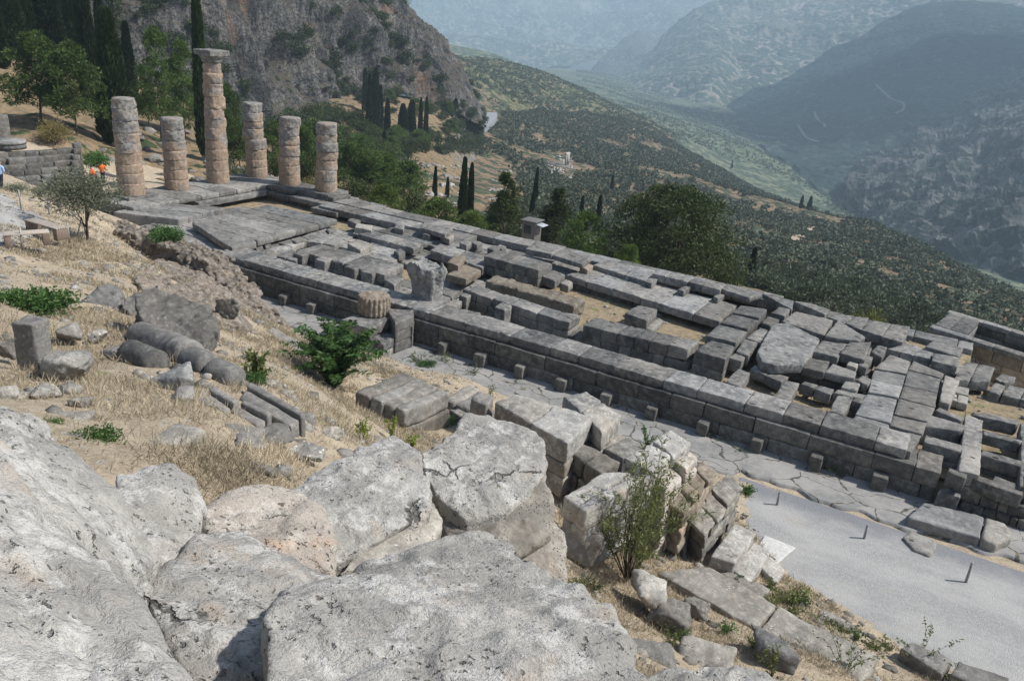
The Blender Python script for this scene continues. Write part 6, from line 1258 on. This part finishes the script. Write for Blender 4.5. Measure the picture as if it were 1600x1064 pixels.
for lab, px, py, h, sp, n, mt, L in [('upright lime green stems beside the pier block, left of two', 568, 692, 62, 16, 9, 'lime_leaf', .09), ('upright lime green stems beside the pier block, right of two', 612, 685, 46, 14, 7, 'lime_leaf', .09), ('low lime green sprig peeping above the long pitted block', 645, 698, 26, 16, 7, 'lime_leaf', .09), ('tall thin weed growing beside the upright stone of the bay', 765, 650, 70, 12, 7, 'oleander', .10),
      ('leafy weed on top of the corner blocks of the bay', 1010, 700, 52, 18, 10, 'fresh', .12), ('yellowish spiky weeds in the hollow by the fallen columns', 405, 596, 60, 30, 18, 'oleander', .12), ('small green tuft at the foot of the bay wall by the path', 1166, 772, 18, 14, 16, 'fresh', .10), ('green weed against the north wall foot on the pavement', 1133, 680, 12, 12, 12, 'fresh', .1), ('small fleshy weed between dark stones at the bottom', 1048, 1010, 40, 32, 16, 'oleander', .05),
      ('thin branching weed over the kerb slab at the bottom right', 1320, 1050, 85, 60, 9, 'oleander', .10), ('leafy twigs spreading over the bottom right kerb', 1440, 1040, 58, 70, 9, 'oleander', .12), ('tall thin weed at the bottom edge beside the rugged stone', 1205, 1062, 70, 26, 9, 'oleander', .10), ('grassy weeds at the gravel edge below the stepped blocks', 1240, 950, 30, 40, 26, 'oleander', .12)]:
    g = gp(px, py); k = scale_at(g); sprig('weed', lab, g-[0, 0, .03], h*k, sp*k, n, L, L*.38, mt, 34, False, .2, .1, stem=.008)
for lab, px, py, w, h, K in [('low green leafy patch in dry grass left of the slanted rock', 70, 488, 110, 34, 'green'), ('smaller green patch at the left edge above the upright block', 15, 478, 60, 26, 'green'), ('green creeping patch behind the left boulder ridge', 150, 692, 80, 30, 'green'), ('little green patch beside the boulder ridge top', 78, 668, 40, 18, 'green'), ('round dark green bush on top of the rubble wall', 268, 352, 62, 22, 'green'), ('grey green low bush at the edge of the left terrace', 22, 303, 46, 18, 'grey'), ('grey green low bush left of the olive tree on the terrace', 60, 306, 40, 18, 'grey'), ('green weeds behind the orange visitors', 150, 262, 44, 24, 'green'), ('green grass tuft in the gap of the pier block', 690, 662, 50, 16, 'green'), ('green weeds on the sunken floor of the bay', 880, 752, 40, 12, 'green'), ('grassy clump on the corner of the rubble wall end', 345, 412, 34, 22, 'grey'), ('green low weeds at the foot of the broken pavement edge', 665, 575, 40, 14, 'green'), ('green weeds in the hollow below the rubble mound', 395, 600, 50, 22, 'green')]:
    g = gp(px, py) if px != 268 else np.array([15.4, -21.6, 1.4]); k = scale_at(g); plant(PR[K][0], 'low_bush', lab, 'bush', None, g-[0, 0, .05], h*k*1.1, w*k)
# olive sapling by the benches
g = gp(137, 379); k = scale_at(g); OT = mk_bush(90, 3.2, 3.0, 75, 85, 'grey', .16, .038, .02); OT2 = plant(OT, 'olive_sapling', 'young grey green olive tree with a thin trunk and stakes beside the benches', 'olive tree', None, g+[0, 0, 1.0], 122*k-1.0, 118*k); s = []; cyl(s, g-[0, 0, .1], g+[.1, .05, 1.9], .06, .04); o = tube_obj('trunk', s, M['bark']); o.parent = OT2; o.matrix_parent_inverse = Matrix.LocRotScale(OT2.location, OT2.rotation_euler, OT2.scale).inverted()
st = empty('support_stakes', g, 'three thin stakes leaning together beside the olive sapling', 'stakes')
for a_ in (0, 2.1, 4.2): s = []; cyl(s, g+np.array([.35*math.cos(a_)-.25, .35*math.sin(a_), -.1]), g+np.array([-.25, 0, 1.1]), .025); tube_obj('stake', s, M['steel'], st)
# loose pebbles and small stones in the dry grass
def pebbles(name, n, box, smin, smax, mat, seed):
    R_ = np.random.default_rng(seed); x = R_.uniform(box[0], box[1], n); y = R_.uniform(box[2], box[3], n); P = np.stack([x, y, gz(x, y)], 1); P[:, 2] += gnoise(P)
    q = pix(P); m_ = (np.maximum.reduce([inrect(x, y, -2.6, 70, -17.8, .5, .2), (x > 49.2)*(y > pathN(x)+.3), inrect(x, y, 15, 80, -21.1, -17, .2)]) < .5) & (q[:, 0] > -40) & (q[:, 0] < 1640) & (q[:, 1] < 1100) & (((P-C0) @ RC)[:, 2] < 0) & (fbm(P, .5, 3, 17) > -.1); P = P[m_]; n = len(P)
    b = bmesh.new(); bmesh.ops.create_icosphere(b, subdivisions=1, radius=1); bv = np.array([v.co[:] for v in b.verts]); bf = np.array([[v.index for v in f.verts] for f in b.faces]); b.free()
    s_ = smin+(smax-smin)*R_.random(n)**3; V = (bv[None]*R_.uniform(.7, 1.25, (n, len(bv), 1))*s_[:, None, None]*[1.2, 1, .65])+P[:, None]; F = (bf[None]+np.arange(n)[:, None, None]*len(bv)).reshape(-1, 3)
    tag(mesh_obj(name, V.reshape(-1, 3), F, mat, smooth=False, origin=P.mean(0)), kind='stuff')
pebbles('pebbles', 9000, (10, 64, -50, -22), .02, .2, M['rough'], 3)
def strew(name, n, box, z, smin, smax, mat, seed, wild=None):
    R_ = np.random.default_rng(seed); P = np.stack([R_.uniform(box[0], box[1], n), R_.uniform(box[2], box[3], n), np.full(n, z)], 1)
    if wild is not None: P = P[wild(P)]
    n = len(P); b = bmesh.new(); bmesh.ops.create_icosphere(b, subdivisions=1, radius=1); bv = np.array([v.co[:] for v in b.verts]); bf = np.array([[v.index for v in f.verts] for f in b.faces]); b.free()
    s_ = smin+(smax-smin)*R_.random(n)**3; V = (bv[None]*R_.uniform(.7, 1.25, (n, len(bv), 1))*s_[:, None, None]*[1.2, 1, .7])+P[:, None]; tag(mesh_obj(name, V.reshape(-1, 3), (bf[None]+np.arange(n)[:, None, None]*len(bv)).reshape(-1, 3), mat, smooth=False, origin=P.mean(0)), kind='stuff')
strew('pit_rubble', 1500, (13, 60, -16, 0), -1.15, .03, .2, M['rough'], 8, lambda P: fbm(P, .5, 3, 3) > -.05)
R_ = np.random.default_rng(5); n = 9000; P = np.stack([R_.uniform(13, 60, n), R_.uniform(-16, 0, n), np.full(n, -1.2)], 1); P = P[fbm(P, .6, 3, 6) > .02]; D = R_.normal(0, .7, P.shape); D[:, 2] = 1; V, F = cards(P, D, R_.uniform(.06, .25, len(P)), .03); tag(mesh_obj('pit_grass', V, F, M['straw'], smooth=False), kind='stuff')
# gravel terrace by the benches
pg = [(-60, 296), (20, 305), (34, 322), (62, 338), (96, 366), (88, 380), (60, 372), (-60, 392)]
bx_ = np.array([gp(max(q[0], -60), q[1]) for q in pg]); xs, ys = np.meshgrid(np.arange(bx_[:, 0].min()-1, bx_[:, 0].max()+1, .3), np.arange(bx_[:, 1].min()-1, bx_[:, 1].max()+1, .3)); P = np.stack([xs.ravel(), ys.ravel(), gz(xs, ys).ravel()], 1); P[:, 2] += gnoise(P)+.05
ins = inpoly(P[:, :2]+.4*np.stack([vn(P*1.1, 3), vn(P*1.1, 4)], 1), [tuple(b[:2]) for b in bx_]); F = grid_faces(*xs.shape); F = F[ins[F].all(1)]; u_, inv = np.unique(F, return_inverse=True)
tag(mesh_obj('gravel_terrace', P[u_], inv.reshape(F.shape), M['gravel'], origin=P[u_].mean(0)), kind='structure')
# dry grass
def grass(name, n, box, mat, hmin, hmax, dens=None, blades=7, wid=.011, seed=1, clump=.07):
    R_ = np.random.default_rng(seed); x = R_.uniform(box[0], box[1], n); y = R_.uniform(box[2], box[3], n); z = gz(x, y)
    m_ = np.maximum.reduce([inrect(x, y, -2.6, 70, -17.8, .5, .2), (x > 49.2)*(y > pathN(x)-.1), inrect(x, y, 15, 80, -21.1, -17, .2), inrect(x, y, 41, 47.3, -29.3, -24.8, .2)]) < .5
    P = np.stack([x, y, z], 1); P[:, 2] += .22*fbm(P*[1, 1, 0], .28, 3, 4)+.10*fbm(P*[1, 1, 0], 1.1, 3, 8)-.03; q = pix(P); d = np.linalg.norm(P-C0, axis=1)
    m_ &= (q[:, 0] > -60) & (q[:, 0] < 1660) & (q[:, 1] < 1120) & (q[:, 1] > 250) & (((P-C0) @ RC)[:, 2] < 0) & (fbm(P, .45, 3, 13)+.25*fbm(P, 2, 2, 5) > (dens if dens is not None else -9))
    P = P[m_]; d = d[m_]; k = np.repeat(np.arange(len(P)), blades); B = P[k]+R_.normal(0, clump, (len(k), 3))*[1, 1, 0]; D = R_.normal(0, .75, (len(k), 3)); D[:, 2] = 1; V, F = cards(B, D, R_.uniform(hmin, hmax, len(k)), np.maximum(wid, d[k]*.0007), R_); tag(mesh_obj(name, V, F, mat, smooth=False, origin=P.mean(0)), kind='stuff'); return len(P)
grass('dry_grass', 60000, (20, 62, -52, -24), M['straw'], .08, .30, .03, 7); grass('dry_stubble', 90000, (4, 66, -52, -21), M['straw'], .04, .13, -.25, 4, .012, 2, .12)
for i in range(26):
    px, py = [(1165, 772), (1205, 925), (1232, 938), (1262, 952), (1290, 968), (1312, 985), (1338, 1000), (1362, 1012), (1385, 1020), (1250, 975), (1230, 965), (1195, 940), (1150, 905), (1135, 695), (1160, 700), (1290, 740), (700, 570), (730, 580), (650, 570), (905, 925), (930, 915), (1068, 1000), (1240, 1010), (1180, 1010), (1130, 985), (1330, 1010)][i]
    g = gp(px+rng.normal(0, 4), py+rng.normal(0, 4)); k = scale_at(g); sprig('low_weed', 'low scrubby green weed among stones and dry grass by the path', g-[0, 0, .03], rng.uniform(12, 26)*k, rng.uniform(14, 26)*k, 14, .10, .03, 'oleander' if i % 3 else 'fresh', 22, False, .2, .05, stem=.005)['group'] = 'low weeds along the path'
for i, (px, py, w, h0, h1, n, mt) in enumerate([(360, 745, 135, .08, .34, 2600, 'straw'), (430, 715, 70, .08, .3, 900, 'straw'), (310, 1035, 75, .03, .13, 900, 'redweed'), (340, 1060, 80, .04, .16, 700, 'straw'), (985, 905, 80, .2, .75, 900, 'straw'), (1130, 950, 80, .08, .3, 900, 'straw'), (940, 940, 60, .1, .4, 700, 'straw'), (1060, 935, 50, .08, .3, 500, 'straw'), (1180, 1000, 70, .08, .26, 800, 'straw'), (1120, 1000, 70, .08, .26, 700, 'straw')]):
    g = gp(px, py); k = scale_at(g); B = g+rng.normal(0, w*k*.42, (n, 3))*[1, 1, 0]; B[:, 2] = gz(B[:, 0], B[:, 1]); B[:, 2] += gnoise(B)-.03; D = rng.normal(0, .85, (n, 3)); D[:, 2] = 1; V, F = cards(B, D, rng.uniform(h0, h1, n), .005 if i in (2, 3) else .011)
    tag(mesh_obj('red_weeds' if mt == 'redweed' else 'straw_grass', V, F, M[mt], smooth=False), kind='stuff')
flush()  # flush_end
